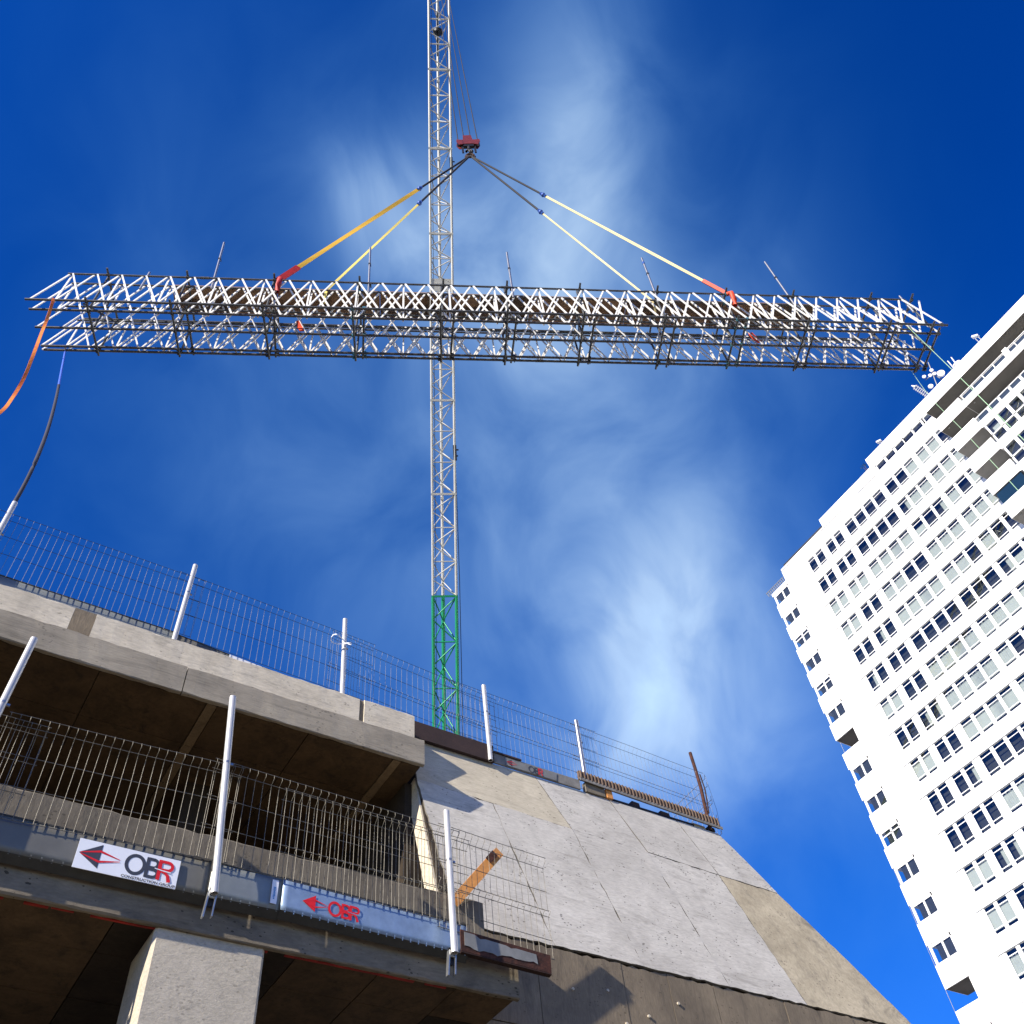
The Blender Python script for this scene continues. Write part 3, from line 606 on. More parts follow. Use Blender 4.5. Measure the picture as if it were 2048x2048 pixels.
# rusty angle with torn grey sheet at the end of the lower slab
ra = thing('rusty_angle', (5.1, 7.75, 4.6), 'rusty steel angle with torn grey sheet at the end of the lower slab', 'steel angle')
wb = MB(); wb.prism([(4.56, 7.74, 4.870), (5.62, 7.74, 4.812), (5.61, 7.74, 4.625), (4.56, 7.74, 4.655)], (0, .012, 0)); wb.build('web', 'rust', ra)
MB().prism([(4.56, 7.74, 4.652), (5.61, 7.74, 4.622), (5.61, 7.79, 4.614), (4.56, 7.79, 4.644)], (0, 0, -.012)).build('flange', 'rust_dark', ra)
ts = MB(); up_ = [(4.60+.84*i/14, 7.734, 4.850-.052*i/14-(.015 if i in (3, 9) else 0)-.015*(i > 2)) for i in range(15)]
rnd = random.Random(2); dn_ = [(5.45-.85*i/16, 7.734, 4.672+.012*rnd.uniform(-1, 1)+.03*abs(math.sin(i*.7))) for i in range(17)]
ts.prism(up_+dn_, (0, .004, 0)); ts.build('torn_sheet', 'torn_sheet', ra)

# ================================================================== apartment tower
T = thing('apartment_tower', (60, 20, GROUND), 'tall white apartment tower with rows of windows and stacked balconies', 'building')
FX = 55.0; PITCH = 2.725; ZP1 = 60.56                  # pane top of the first full row
ROWS = range(0, 15)
WIN = [(30.34, 29.62), (29.35, 28.63), (28.04, 27.30), (27.02, 26.28), (25.63, 24.76), (24.50, 23.63), (23.36, 22.49), (22.24, 21.34),
       (20.82, 19.94), (19.70, 18.82), (18.60, 17.70), (17.25, 16.40), (16.16, 15.29), (15.02, 14.22)]
TOP, BOT = .37, 1.31
YN, YW, YE = -12.0, 33.15, 35.05       # near end (outside the picture), corner of the wing, far edge
def vis(y, z, x=FX):
    p = Vector((x, y, z)); d = p.dot(CF); px = 1024+1880*p.dot(CX)/d; py = 1024-1880*p.dot(CU)/d
    return px < 2048+140 and py < 2048+140
tw = MB()
tw.box(FX+.9, FX+16, YN, YW, GROUND, 62.5)             # core behind the window line
core = tw.build('core', 'tower_render', T)
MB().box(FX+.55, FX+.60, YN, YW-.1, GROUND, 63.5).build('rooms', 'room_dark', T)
# spandrels between the window bands and the piers between the windows
groups = [(30.39, 28.58), (28.09, 26.23), (25.68, 21.29), (20.87, 17.65), (17.30, 14.17)]
for k in ROWS:
    zt = ZP1+PITCH*(1-k); nxt = zt-PITCH
    if k == 0: continue
    z1, z0 = zt-BOT, nxt+TOP
    MB().box(FX-.03, FX+.08, YN, YW, z0, z1).build('spandrel', 'tower_render', T)
    MB().box(FX-.065, FX-.03, 14.2, 30.9, z1-.035, z1).build('sill', 'window_frame', T)
    MB().box(FX-.050, FX-.03, 14.2, 30.9, z0, z0+.03).build('drip_shadow_edge', 'rail_dark', T)  # dark strip drawn in for the shadow under the spandrel lip
    edges = [YW]+[e for g_ in groups for e in g_]+[YN]
    for a, b_ in zip(edges[0::2], edges[1::2]):
        MB().box(FX+.0, FX+.08, b_, a, zt-BOT+.001, zt+TOP-.001).build('pier', 'tower_render', T)
gaps = [(a[1]-.051, b_[0]+.051) for a, b_ in zip(WIN, WIN[1:]) if any(g_[1] < a[1] and b_[0] < g_[0] for g_ in groups)]
for k in range(1, 15):
    zt = ZP1+PITCH*(1-k)
    for a, b_ in gaps: MB().box(FX+.012, FX+.07, b_, a, zt-BOT+.001, zt+TOP-.001).build('mullion', 'window_frame', T) if vis(a, zt) and a-b_ > .01 else None
zlast = ZP1+PITCH*(1-14)-PITCH+TOP
MB().box(FX-.03, FX+.30, YN, YW, GROUND, zlast-.001).build('lower_wall', 'tower_render', T)
# roof steps
MB().box(FX-.03, FX+.9, 27.5, YW, ZP1+TOP, 62.62).build('parapet', 'tower_render', T)
MB().box(FX-.03, FX+.9, 21.0, 27.5, ZP1+TOP, 63.62).build('parapet', 'tower_render', T)
MB().box(FX-.03, FX+.30, YN, 21.0, ZP1+TOP, 62.50).build('parapet', 'tower_render', T)
MB().box(FX-.03, FX+.9, YN, 21.0, 63.30, 64.72).build('parapet', 'tower_render', T)
MB().box(FX+.01, FX+.3, 20.62, 21.0, 62.50, 63.30).build('pier', 'tower_render', T)
MB().box(FX+.9, FX+16, YN, 27.5, 62.5, 63.4).build('penthouse', 'tower_render', T)
MB().box(FX-.07, FX-.03, 21.0, YW, 62.36, 62.40).build('drip_shadow_edge', 'rail_dark', T)
# window parts, shared by width
def win_meshes(w):
    f = MB(); fw = .05; x0, x1 = .015, .060
    h0, h1 = -BOT+.01, TOP-.01
    for (a, b_, c, d) in ((0, w, h1-.025, h1), (0, w, .05, .10), (0, w, -1.055, -1.0), (0, w, h0, h0+.025), (0, fw, h0, h1), (w-fw, w, h0, h1)):
        f.box(x0, x1, a, b_, c, d)
    P = lambda a, b_: MB().box(.038, .045, fw-.01, w-fw+.01, a, b_).mesh('pane', 'glass')
    bl = MB().box(.14, .15, fw-.04, w-fw+.04, -1.05, .08).mesh('blind', 'blind')
    cu = MB(); n = 22; vs = []
    for i in range(n+1):
        yy = fw-.04+(w-2*fw+.08)*i/n; vs += [(.15+.025*math.sin(i*1.9), yy, -1.05), (.15+.025*math.sin(i*1.9+.4), yy, .06+.05*math.sin(i*.9))]
    cu.add(vs, [(2*i, 2*i+2, 2*i+3, 2*i+1) for i in range(n)], True)
    return dict(frame=f.mesh('window', 'window_frame'), main=P(-1.005, .055), top=P(.095, h1-.02), low=P(h0+.02, -1.05), blind=bl, curtain=cu.mesh('curtain', 'curtain'))
WMESH = {}
def window(parent, x, ya, yb, zt, kind, mesh=None):
    w = round(ya-yb+.10, 2)
    if w not in WMESH: WMESH[w] = win_meshes(w)
    ms = WMESH[w]; mw = Matrix.Translation((x, yb-.05, zt))
    o = inst('window', ms['frame'], mw, parent)
    for key in ('main', 'top', 'low'): inst('pane', ms[key], mw, o)
    if kind == 'blind': inst('blind', ms['blind'], mw, o)
    elif kind == 'half': inst('blind', ms['blind'], mw @ Matrix.Translation((0, 0, -.33)) @ Matrix.Diagonal((1, 1, .66, 1)), o)
    elif kind == 'drawn': inst('curtain', ms['curtain'], mw, o)
    elif kind == 'side': inst('curtain', ms['curtain'], mw @ Matrix.Diagonal((1, .45, 1, 1)), o)
    return o
# what hangs in each window, read row by row: d dark, b blind, c curtain, h half blind, s side curtain
DRESS = {1: 'ddddddddddbbbd', 2: 'ddddddddscccbc', 3: 'bbbbbbbbhdscdb', 4: 'bbddccddccccccc', 5: 'ddsdbbbbccdcdd', 6: 'sddddddddddshd',
         7: 'bbddccccccbbcc', 8: 'ddsscccccddbbb', 9: 'bbddbbbbcccbbb', 10: 'dddsddddbbbbbb', 11: 'ddddccccdddd', 12: 'bbssbbbbdddd', 13: 'bbddccccdddd', 14: 'ccbbddddbbbb'}
KM = dict(d='dark', b='blind', c='drawn', h='half', s='side')
for k in range(1, 15):
    zt = ZP1+PITCH*(1-k)
    for i, (ya, yb) in enumerate(WIN):
        if not vis(ya, zt): continue
        window(T, FX, ya, yb, zt, KM[DRESS[k][i % len(DRESS[k])]])
for ya, yb in ((20.5, 19.62), (19.42, 18.54), (18.34, 17.46), (17.32, 16.44), (16.28, 15.40), (15.05, 14.3)):
    f = MB()
    for (a, b_, c, d) in ((yb-.06, ya+.06, 63.22, 63.30), (yb-.06, ya+.06, 62.505, 62.58), (yb-.14, yb, 62.505, 63.30), (ya, ya+.06, 62.505, 63.30)): f.box(FX+.03, FX+.14, a, b_, c, d)
    o = f.build('window', 'window_frame', T); MB().box(FX+.09, FX+.10, yb, ya, 62.58, 63.22).build('pane', 'glass', o)
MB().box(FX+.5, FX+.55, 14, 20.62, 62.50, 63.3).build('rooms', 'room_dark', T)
# shallow wing at the far corner, open balconies in it
MB().box(FX+.02, FX+.12, YW-.02, YW+.12, GROUND, 60.9).build('wing_joint', 'tower_render', T)
wing_z = [60.56-2.72*i for i in range(20)]
OPEN = (6, 13)
for i, zt in enumerate(wing_z):
    z_top = zt+.25; z_bot = zt-1.02; nxt = (wing_z[i+1]+.25) if i < 19 else GROUND
    if i in OPEN:
        z_top = zt+.25; z_bot = zt-1.08
        MB().box(FX+1.6, FX+1.75, YW, YE-.1, z_bot, z_top).build('balcony_back', 'tower_soffit', T) if False else None
    else:
        if vis(34, zt):
            f = MB(); xw = FX+.02
            for (a, b_, c, d) in ((33.0, 35.02, zt+.04, z_top), (33.0, 35.02, z_bot, zt-.97), (33.0, 33.12, zt-.97, zt+.04), (33.90, 34.03, zt-.97, zt+.04), (34.84, 35.02, zt-.97, zt+.04)): f.box(xw, xw+.07, a, b_, c, d)
            if i in (2, 4, 9): f.box(xw, xw+.065, 33.12, 34.84, zt-.30, zt-.22)
            o = f.build('window', 'window_frame', T)
            MB().box(xw+.04, xw+.05, 33.12, 33.90, zt-.97, zt+.04).build('pane', 'glass', o); MB().box(xw+.04, xw+.05, 34.03, 34.84, zt-.97, zt+.04).build('pane', 'glass', o)
            MB().box(FX+.12, FX+1.9, 33.05, 34.55, z_bot+.002, z_top-.002).build('room', 'room_dark', T)
    MB().box(FX-.03, FX+2.0, YW, YE+.06, nxt, z_bot).build('spandrel', 'tower_render', T)
    if i in OPEN: MB().box(FX+.05, FX+1.95, YW+.02, YE, z_top-.03, z_top-.004).build('balcony_soffit', 'soffit_roof', T)
MB().box(FX-.03, FX+2.0, YW, YE+.06, 60.81, 61.15).build('parapet', 'tower_render', T)
wr = MB(); MBr = wr
for j in range(11): wr.bar((FX-.02, 33.3+j*.21, 61.15), (FX-.12, 33.35+j*.21, 61.62), .05, .05)
wr.bar((FX-.12, 33.2, 61.62), (FX-.12, 35.55, 61.62), .06, .06).bar((FX-.05, 33.2, 61.36), (FX-.05, 35.5, 61.36), .04, .04)
wr.build('roof_railing', 'rail_dark', T)
# balconies standing proud of the face
PX = 53.5; zs = [61.63, 58.87, 56.09, 53.31, 50.53, 47.86, 45.12, 42.40, 39.67]
MB().box(PX, FX-.03, YN, 14.2, 61.63, 62.08).build('roof_slab', 'tower_render', T)
def balcony(i, z0, z1, ya, yb, smat='tower_soffit'):
    b_ = MB(); b_.box(PX, PX+.14, yb, ya, z0, z1); b_.box(PX+.14, FX-.03, ya-.14, ya, z0, z1); b_.box(PX+.14, FX-.03, yb, ya-.14, z0, z0+.18)
    o = b_.build('balcony', 'tower_render', T)
    MB().box(PX+.02, FX-.04, yb, ya-.02, z0-.012, z0-.002).build('soffit', smat, o)
    MB().box(PX+.25, PX+.33, ya-.62, ya-.50, z0-.05, z0-.013).build('gutter', 'rail_dark', o)
    return o
MB().box(PX+.02, FX-.04, YN, 14.18, 61.615, 61.628).build('soffit', 'soffit_roof', T)
balcony(0, 58.87, 60.22, 14.2, 11.62, 'soffit_roof')
b0 = balcony(0, 58.87, 59.60, 11.61, YN, 'soffit_roof')
rl_ = MB()
for j in range(9): rl_.bar((PX+.06, 11.4-j*1.05, 59.6), (PX+.06, 11.4-j*1.05, 60.22), .05, .05)
rl_.bar((PX+.06, 11.5, 60.22), (PX+.06, 2.5, 60.22), .05, .05).bar((PX+.06, 11.5, 60.08), (PX+.06, 2.5, 60.08), .03, .03); rl_.build('railing', 'window_frame', b0)
for j in range(8): MB().box(PX+.055, PX+.065, 10.40-j*1.05, 11.35-j*1.05, 59.62, 60.02).build('glass_panel', 'glass_rail', b0)
MB().box(PX-.02, FX-.03, 6.75, 7.15, 59.6, 60.4).build('divider', 'tower_render', T)
balcony(1, 56.09, 57.45, 14.2, 11.75)
b1 = balcony(1, 56.40, 56.70, 11.74, YN)
for j in range(9):
    y1 = 11.5-j*1.02
    MB().box(PX+.04, PX+.06, y1-.82, y1, 56.72, 57.18).build('glass_panel', 'glass_rail', b1)
    MB().box(PX+.0, PX+.10, y1-1.02, y1-.83, 56.70, 57.24).build('mullion', 'window_frame', b1)
MB().box(PX, PX+.10, YN, 11.74, 57.19, 57.26).build('handrail', 'window_frame', b1)
for i in (2, 3, 4, 5, 6, 7):
    if i+1 < len(zs): balcony(i, zs[i+1], zs[i+1]+1.45, 14.2, 11.75)
MB().box(PX+.10, PX+.12, 11.80, 14.05, 49.30, 50.50).build('balcony_glazing', 'glass_balcony', T)
# window bays beside the balconies
for i, zc in enumerate((55.96, 53.10, 50.40, 47.67, 44.95)):
    MB().box(PX-.02, FX-.03, YN, 11.73, zc+.05, zc+.44).build('spandrel', 'tower_render', T)
    MB().box(PX+.30, PX+.36, YN, 11.60, zc-2.0, zc+.05).build('rooms', 'room_dark', T)
    for j in range(6):
        y1 = 11.47-j*1.06
        if not vis(y1, zc, PX): continue
        f = MB()
        for (a, b_, c, d) in ((y1-.94, y1+.12, zc-.01, zc+.049), (y1-.94, y1+.12, zc-1.21, zc-1.10), (y1-.94, y1+.12, zc-2.0, zc-1.93), (y1, y1+.12, zc-2.0, zc), (y1-.94, y1-.82, zc-2.0, zc)): f.box(PX, PX+.12, a, b_, c, d)
        o = f.build('window', 'window_frame', T)
        MB().box(PX+.06, PX+.07, y1-.82, y1, zc-1.10, zc).build('pane', 'glass', o); MB().box(PX+.06, PX+.07, y1-.82, y1, zc-1.93, zc-1.21).build('pane', 'glass', o)
        if (i+j) % 3 == 0: MB().box(PX+.16, PX+.18, y1-.82, y1-.2, zc-1.05, zc-.5).build('blind', 'blind', o)
    MB().box(PX-.03, PX+.30, YN, 11.73, zc-2.42, zc-2.001).build('spandrel', 'tower_render', T)
# lightning cable down the far corner
cbl = MB(); cbl.path([(FX+1, 35.45, 46), (FX+1, 35.6, 38), (FX+1, 35.75, 30), (FX+1, 35.8, 20), (FX+1, 35.8, GROUND)], .02, 4); cbl.build('downpipe_cable', 'rail_dark', T)

# roof aerials
def dish(mb, c, r, d=(-.75, -.45, -.2)):
    c = Vector(c); d = Vector(d).normalized(); mb.tube(c, c+d*r*.7, r, 16, r*1.02); mb.tube(c-d*r*.4, c, r*.5, 10, r); return mb
am = thing('aerial_mast', (55.6, 12.8, 64.72), 'roof mast with a cluster of round white dishes', 'aerial')
MB().tube((55.6, 12.85, 64.7), (55.6, 12.0, 68.3), .05, 8).tube((55.6, 11.9, 64.7), (55.6, 12.3, 66.6), .045, 8).bar((55.6, 13.1, 67.0), (55.6, 12.0, 66.7), .06, .06).build('pole', 'rail_dark', am)
for c, r in (((55.4, 12.2, 67.0), .15), ((55.4, 12.98, 67.13), .15), ((55.4, 12.54, 66.67), .15), ((55.4, 12.2, 66.43), .15), ((55.4, 11.83, 65.8), .30)): dish(MB(), c, r).build('dish', 'dish_white', am)
a2 = thing('lattice_aerial', (55.6, 13.7, 64.72), 'stubby lattice aerial leaning beside the dish mast', 'aerial')
lt_ = MB(); p0, p1 = Vector((55.6, 13.62, 64.7)), Vector((55.5, 14.1, 67.3))
for s_ in (-.14, .14): lt_.tube(p0+Vector((0, s_, 0)), p1+Vector((0, s_, 0)), .035, 6)
for j in range(9): q = p0.lerp(p1, .15+j*.1); lt_.bar(q+Vector((0, -.22, .05)), q+Vector((0, .22, -.05)), .05, .09)
lt_.build('frame', 'galvanised', a2); dish(MB(), (55.45, 13.1, 65.7), .2).build('dish', 'dish_white', a2)
MB().tube((55.5, 14.05, 67.2), (55.35, 14.2, 67.5), .12, 8, .05).build('horn', 'dish_white', a2)
for nm, yy, zz, hh, lab in (('roof_floodlight', 7.9, 64.72, 1.1, 'white floodlight on the tower roof edge at the right'), ('roof_camera', 19.1, 64.72, .55, 'small white fitting on the tower roof edge above the windows')):
    fl = thing(nm, (55.2, yy, zz), lab, 'roof fitting')
    MB().bar((55.2, yy+.12, zz-.02), (55.05, yy+.12, zz+hh*.6), .05, .05).bar((55.2, yy-.12, zz-.02), (55.05, yy-.12, zz+hh*.6), .05, .05).build('bracket', 'rail_dark', fl)
    MB().bar((55.05, yy-.2, zz+hh*.6), (55.0, yy+.2, zz+hh*.9), .28, .14).build('lamp_head', 'dish_white', fl)
pt = thing('roof_plant', (55.4, 21.5, 63.62), 'small shrubby plant on the stepped roof corner', 'plant')
stem, leaf = MB(), MB(); rnd = random.Random(6)
for i in range(7):
    e = Vector((55.4+rnd.uniform(-.3, .3), 21.55+rnd.uniform(-.6, .6), 63.6+rnd.uniform(.4, 1.0))); stem.path([(55.4, 21.5, 63.62), (55.4, 21.5, 63.62)+Vector((0, 0, 0)) if False else tuple(Vector((55.4, 21.5, 63.9)).lerp(e, .4)), tuple(e)], .018, 4)
    for j in range(10):
        c = e+Vector([rnd.uniform(-.16, .16) for _ in range(3)]); u_ = Vector([rnd.uniform(-1, 1) for _ in range(3)]).normalized()*.09; v_ = u_.orthogonal().normalized()*.05
        leaf.add([c-u_, c+v_, c+u_, c-v_], [(0, 1, 2, 3)])
mat('leaf', (.05, .09, .035), .7, var=.3); stem.build('stem', 'timber_brown', pt); tag(leaf.build('leaves', 'leaf', pt), kind='stuff')
rl2 = thing('roof_antenna', (55.6, 10.7, 64.72), 'double finned aerial on the tower roof right of the dishes', 'aerial')
for s_ in (-.2, .1): MB().bar((55.6, 10.72+s_, 64.7), (55.55, 10.64+s_*1.3, 66.5), .06, .16).build('fin', 'dish_white', rl2)
MB().sphere((55.5, 10.4, 65.4), .25, 8, 5, (1, 1.6, .7)).build('dome', 'dish_white', rl2)

# ================================================================== crane boom, hoist ropes and hook block
K = MB.K = 1.35
TIP = Vector((8.508, 11.371, 104.08)); FOOT = TIP+(Vector((30.394, 52.634, 49.364))-TIP)*1.93
bd_ = (FOOT-TIP).normalized(); BL = (FOOT-TIP).length/K
lat = bd_.cross(Vector((.372, .490, .788))).normalized()
if lat.dot(CX) < 0: lat = -lat
dep = lat.cross(bd_).normalized()
if dep.dot(CF) < 0: dep = -dep
lat, dep = (lat*math.cos(.10)+dep*math.sin(.10)).normalized(), (dep*math.cos(.10)-lat*math.sin(.10)).normalized()
W2 = .72; DP = 1.35
crane = thing('crane', (FOOT.x, FOOT.y, GROUND), 'lattice crane with a long white boom on a green base section', 'crane')
GREEN = 44.97
def bp(s, a, d): return TIP+(bd_*s+lat*(a*W2)+dep*(d*DP))*K
def boom_section(s0, s1, bay, mt, r, rl_):
    ch = MB()
    for a in (-1, 1): ch.tube(bp(s0, a, 0), bp(s1, a, 0), r, 8)
    ch.tube(bp(s0, -.10, 1), bp(s1, -.10, 1), r*1.15, 8)
    sec = ch.build('boom_section', mt, crane)
    ang = MB(); ang.bar(bp(s0, -.74, .10), bp(s1, -.74, .10), .03, .16, dep); ang.build('shaded_strip', 'crane_shadow' if mt == 'crane_green' else 'galv_dark', sec)  # dark bar painted as the shaded strip beside the left chord
    lc = MB(); n = max(1, round((s1-s0)/bay)); b_ = (s1-s0)/n
    for i in range(n):
        u0, u1 = s0+i*b_, s0+(i+1)*b_; m_ = (u0+u1)/2
        lc.tube(bp(u0, -1, 0), bp(u0, 1, 0), rl_, 5); lc.tube(bp(u0+.05, 1, 0), bp(m_, -1, 0), rl_, 5); lc.tube(bp(m_+.06, -1, 0), bp(u1, 1, 0), rl_, 5)
        lc.tube(bp(u0, -1, 0), bp(m_, -.10, 1), rl_*.9, 5); lc.tube(bp(m_, -.10, 1), bp(u1, -1, 0), rl_*.9, 5)
        lc.tube(bp(u0, 1, 0), bp(m_, -.10, 1), rl_*.9, 5); lc.tube(bp(m_, -.10, 1), bp(u1, 1, 0), rl_*.9, 5)
    tag(lc.build('lacing', mt, sec), kind='stuff')
    fl = MB(); fl.bar(bp(s0, -1.12, 0), bp(s0, 1.12, 0), .16, .12, bd_); fl.bar(bp(s0, -.10, .85), bp(s0, -.10, 1.15), .2, .16, bd_); fl.build('flange', mt, sec)
    return sec
cuts = [0, 8.12, 14.25, 20.6, 26.0, 32.3, 38.5, GREEN]
for i in range(len(cuts)-1): boom_section(cuts[i], cuts[i+1]-.02, 2.15, 'crane_white', .085, .040)
for a, b_ in ((GREEN, GREEN+11.2), (GREEN+11.2, GREEN+22.4), (GREEN+22.4, GREEN+33.6), (GREEN+33.6, BL-.5)): boom_section(a, b_-.02, 2.62, 'crane_green', .105, .048)
MB().add([bp(23.85, -.9, -.02), bp(23.85, .9, -.02), bp(24.75, .9, -.02), bp(24.75, -.9, -.02)], [(0, 1, 2, 3)]).add([bp(23.85, -.9, .02), bp(23.85, .9, .02), bp(24.75, .9, .02), bp(24.75, -.9, .02)], [(3, 2, 1, 0)]).build('joint_plate', 'crane_white', crane)
lad = MB(); lad.tube(bp(4.4, -.1, .55), bp(4.6, -.1, .55), .35, 10); lad.bar(bp(3.0, -.15, .5), bp(6.5, -.15, .5), .10, .10); lad.build('rope_guide', 'black_steel', crane)
for s_ in (14.9, 35.3):
    rm = MB(); rm.bar(bp(s_, 1.0, .0), bp(s_+1.0, 1.05, 0), .22, .14).bar(bp(s_+.3, .9, 0), bp(s_+.3, 1.35, 0), .07, .07).bar(bp(s_+.7, .9, 0), bp(s_+.7, 1.3, 0), .07, .07)
    rm.build('rope_roller', 'black_steel', crane)
pn = MB(); pn.path([bp(35.5, 1.05, .1), bp(44, 1.30, .1), bp(BL*.8, 1.75, .1)], .022, 4); pn.build('side_cable', 'wire_rope', crane)
hd = MB()
for k in range(4): c0 = TIP+lat*(-.45+.3*k)*K; hd.tube(c0-lat*.05*K, c0+lat*.05*K, .45, 14)
hd.build('tip_sheaves', 'black_steel', crane)
bsx = MB(); bsx.box(FOOT.x-2.5, FOOT.x+2.5, FOOT.y-3, FOOT.y+3, GROUND, FOOT.z+.6) if FOOT.z > GROUND else bsx.box(FOOT.x-2.5, FOOT.x+2.5, FOOT.y-3, FOOT.y+3, GROUND, GROUND+2.2)
bsx.build('base', 'crane_green', crane)

BK = Vector((8.586, 10.868, 46.845))             # hook block
hb = thing('hook_block', BK-Vector((0, 0, .4)), 'red crane hook block hanging above the truss', 'hook block')
bu = Vector((.82, -.50, 0)).normalized(); bv = Vector((-bu.y, bu.x, 0)); bz = Vector((0, 0, 1))
def bq(u, v, w): return BK+(bu*u+bv*(v*.42)+bz*w)*(K*.88)
def bbox(mb, u0, u1, v0, v1, w0, w1):
    return mb.add([bq(u, v, w) for w in (w0, w1) for v in (v0, v1) for u in (u0, u1)], [(0, 2, 3, 1), (4, 5, 7, 6), (0, 1, 5, 4), (1, 3, 7, 5), (3, 2, 6, 7), (2, 0, 4, 6)])
body = MB()
for sg in (-1, 1):
    body.prism([bq(-.36, sg*.17, -.22), bq(.36, sg*.17, -.22), bq(.43, sg*.17, .05), bq(.36, sg*.17, .30), bq(-.36, sg*.17, .30), bq(-.43, sg*.17, .05)], bv*(.014*sg*K))
bbox(body, -.40, .40, -.19, .19, .30, .36); body.build('body', 'block_red', hb)
cab = MB(); cab.prism([bq(-.19, -.17, .36), bq(.19, -.17, .36), bq(.15, -.17, .98), bq(-.19, -.17, .98)], bv*.143*K); cab.build('top_housing', 'block_red', hb)
for s_ in (-1, 1):
    ck = MB(); ck.prism([bq(s_*.22, -.24, .26), bq(s_*.47, -.24, .34), bq(s_*.48, -.24, .05), bq(s_*.38, -.24, -.34), bq(s_*.22, -.24, -.30)], bv*.025*K); ck.prism([bq(s_*.22, .18, .26), bq(s_*.47, .18, .34), bq(s_*.48, .18, .05), bq(s_*.38, .18, -.34), bq(s_*.22, .18, -.30)], bv*.025*K); ck.build('cheek_plate', 'block_red', hb)
    ck = MB(); ck.tube(bq(s_*.30, -.16, .02), bq(s_*.30, .16, .02), .14, 14); ck.build('sheave', 'black_steel', hb)
    lg = MB(); bbox(lg, s_*.25-.04, s_*.25+.04, -.045, .045, -1.15, -.20); lg.build('guide_leg', 'black_steel', hb)
un = MB(); bbox(un, -.21, .21, -.15, .15, -.42, -.20); un.tube(bq(0, 0, -.40), bq(0, 0, -.75), .06, 8); un.build('swivel', 'black_steel', hb)
hk = MB(); hk.path([bq(.0, 0, -.72)]+[bq(.12*math.sin(a), 0, -.98-.17*math.cos(a)+.02) for a in [i*.42+.2 for i in range(12)]], .045, 7); hk.build('hook', 'black_steel', hb)
for k, nm in enumerate(('leftmost', 'second from the left', 'third from the left', 'rightmost')):
    a = TIP+(lat*(-.34+.22*k)+Vector((0, 0, -.2)))*K; u = (-.40, -.15, .13, .40)[k]
    rp_ = MB(); rp_.tube(a, bq(u, 0, .30), .020, 5); tag(rp_.build('hoist_rope', 'wire_rope'), '%s of the four steel hoist ropes above the hook block' % nm, 'rope', 'hoist ropes')

# ================================================================== lifted scaffold truss
AZ = rad(-27.25); U = Vector((math.cos(AZ), math.sin(AZ), 0)); Vv = Vector((-U.y, U.x, 0)); H0 = 27.0; DEPTH = 1.40
O = Vector((-4.185, 16.659, H0)); LEN = 21.32; NB = 39; BAY = LEN/NB
TR = thing('scaffold_truss', O+U*LEN/2*K, 'long white scaffold truss slung level below the crane hook', 'truss')
def tp(u, v, w): return O+(U*u+Vv*v+Vector((0, 0, w)))*K
BEAMS = [0, .235, .67, 1.135, 1.235]
dlen = math.hypot(BAY, DEPTH-.05)
dmesh = MB().bar((0, 0, 0), (0, 0, 1), .037, .026, (0, 1, 0)).mesh('diagonal', 'truss_white')
dmesh2 = MB().bar((0, 0, 0), (0, 0, 1), .034, .026, (0, 1, 0)).mesh('diagonal', 'truss_back')
def between(p, q, yref):
    d = q-p; z = d.normalized(); y = (yref-z*yref.dot(z)).normalized(); x = y.cross(z)
    m4 = Matrix(((x.x, y.x, z.x, p.x), (x.y, y.y, z.y, p.y), (x.z, y.z, z.z, p.z), (0, 0, 0, 1)))
    return m4 @ Matrix.Diagonal((1, 1, d.length, 1))
for bi, v in enumerate(BEAMS):
    ch = MB(); e0, e1 = -.05+.03*bi, LEN+.08-(.10*bi)
    ch.tube(tp(e0, v, 0), tp(e1, v, 0), .030, 8); ch.tube(tp(e0+BAY*.95, v, DEPTH), tp(e1-BAY*.9, v, DEPTH), .026, 8)
    for j in range(1, 6): s_ = LEN*j/6+.2*bi; ch.tube(tp(s_-.1, v, 0), tp(s_+.1, v, 0), .034, 8); ch.tube(tp(s_-.1, v, DEPTH), tp(s_+.1, v, DEPTH), .034, 8)
    beam = ch.build('lattice_beam', 'chord_steel', TR)
    back = MB()
    for i in range(NB):
        a = tp(i*BAY+.03, v, .02); b_ = tp((i+1)*BAY-.04, v, DEPTH-.02); c = tp(i*BAY+BAY+.04, v, DEPTH-.02); d = tp((i+2)*BAY-.03, v, .02)
        segs = [(a, b_, .012)]
        if i < NB-1: segs.append((c, d, -.012))
        if i % 2 == 1 and bi in (0, 1, 3): segs.append((tp(i*BAY+.0, v+.03, 0), tp(i*BAY+.0, v+.03, DEPTH), .02))
        if i >= NB-1: segs = segs[1:] if len(segs) > 1 else segs
        for (p, q, off) in segs:
            p = p+Vv*off*K; q = q+Vv*off*K
            if bi < 3: inst('diagonal', dmesh if bi < 2 else dmesh2, between(p, q, Vv), beam)
            else: back.bar(p, q, .034, .026, Vv)
    if bi >= 3: tag(back.build('diagonal_lattice', 'truss_back', beam), kind='stuff')
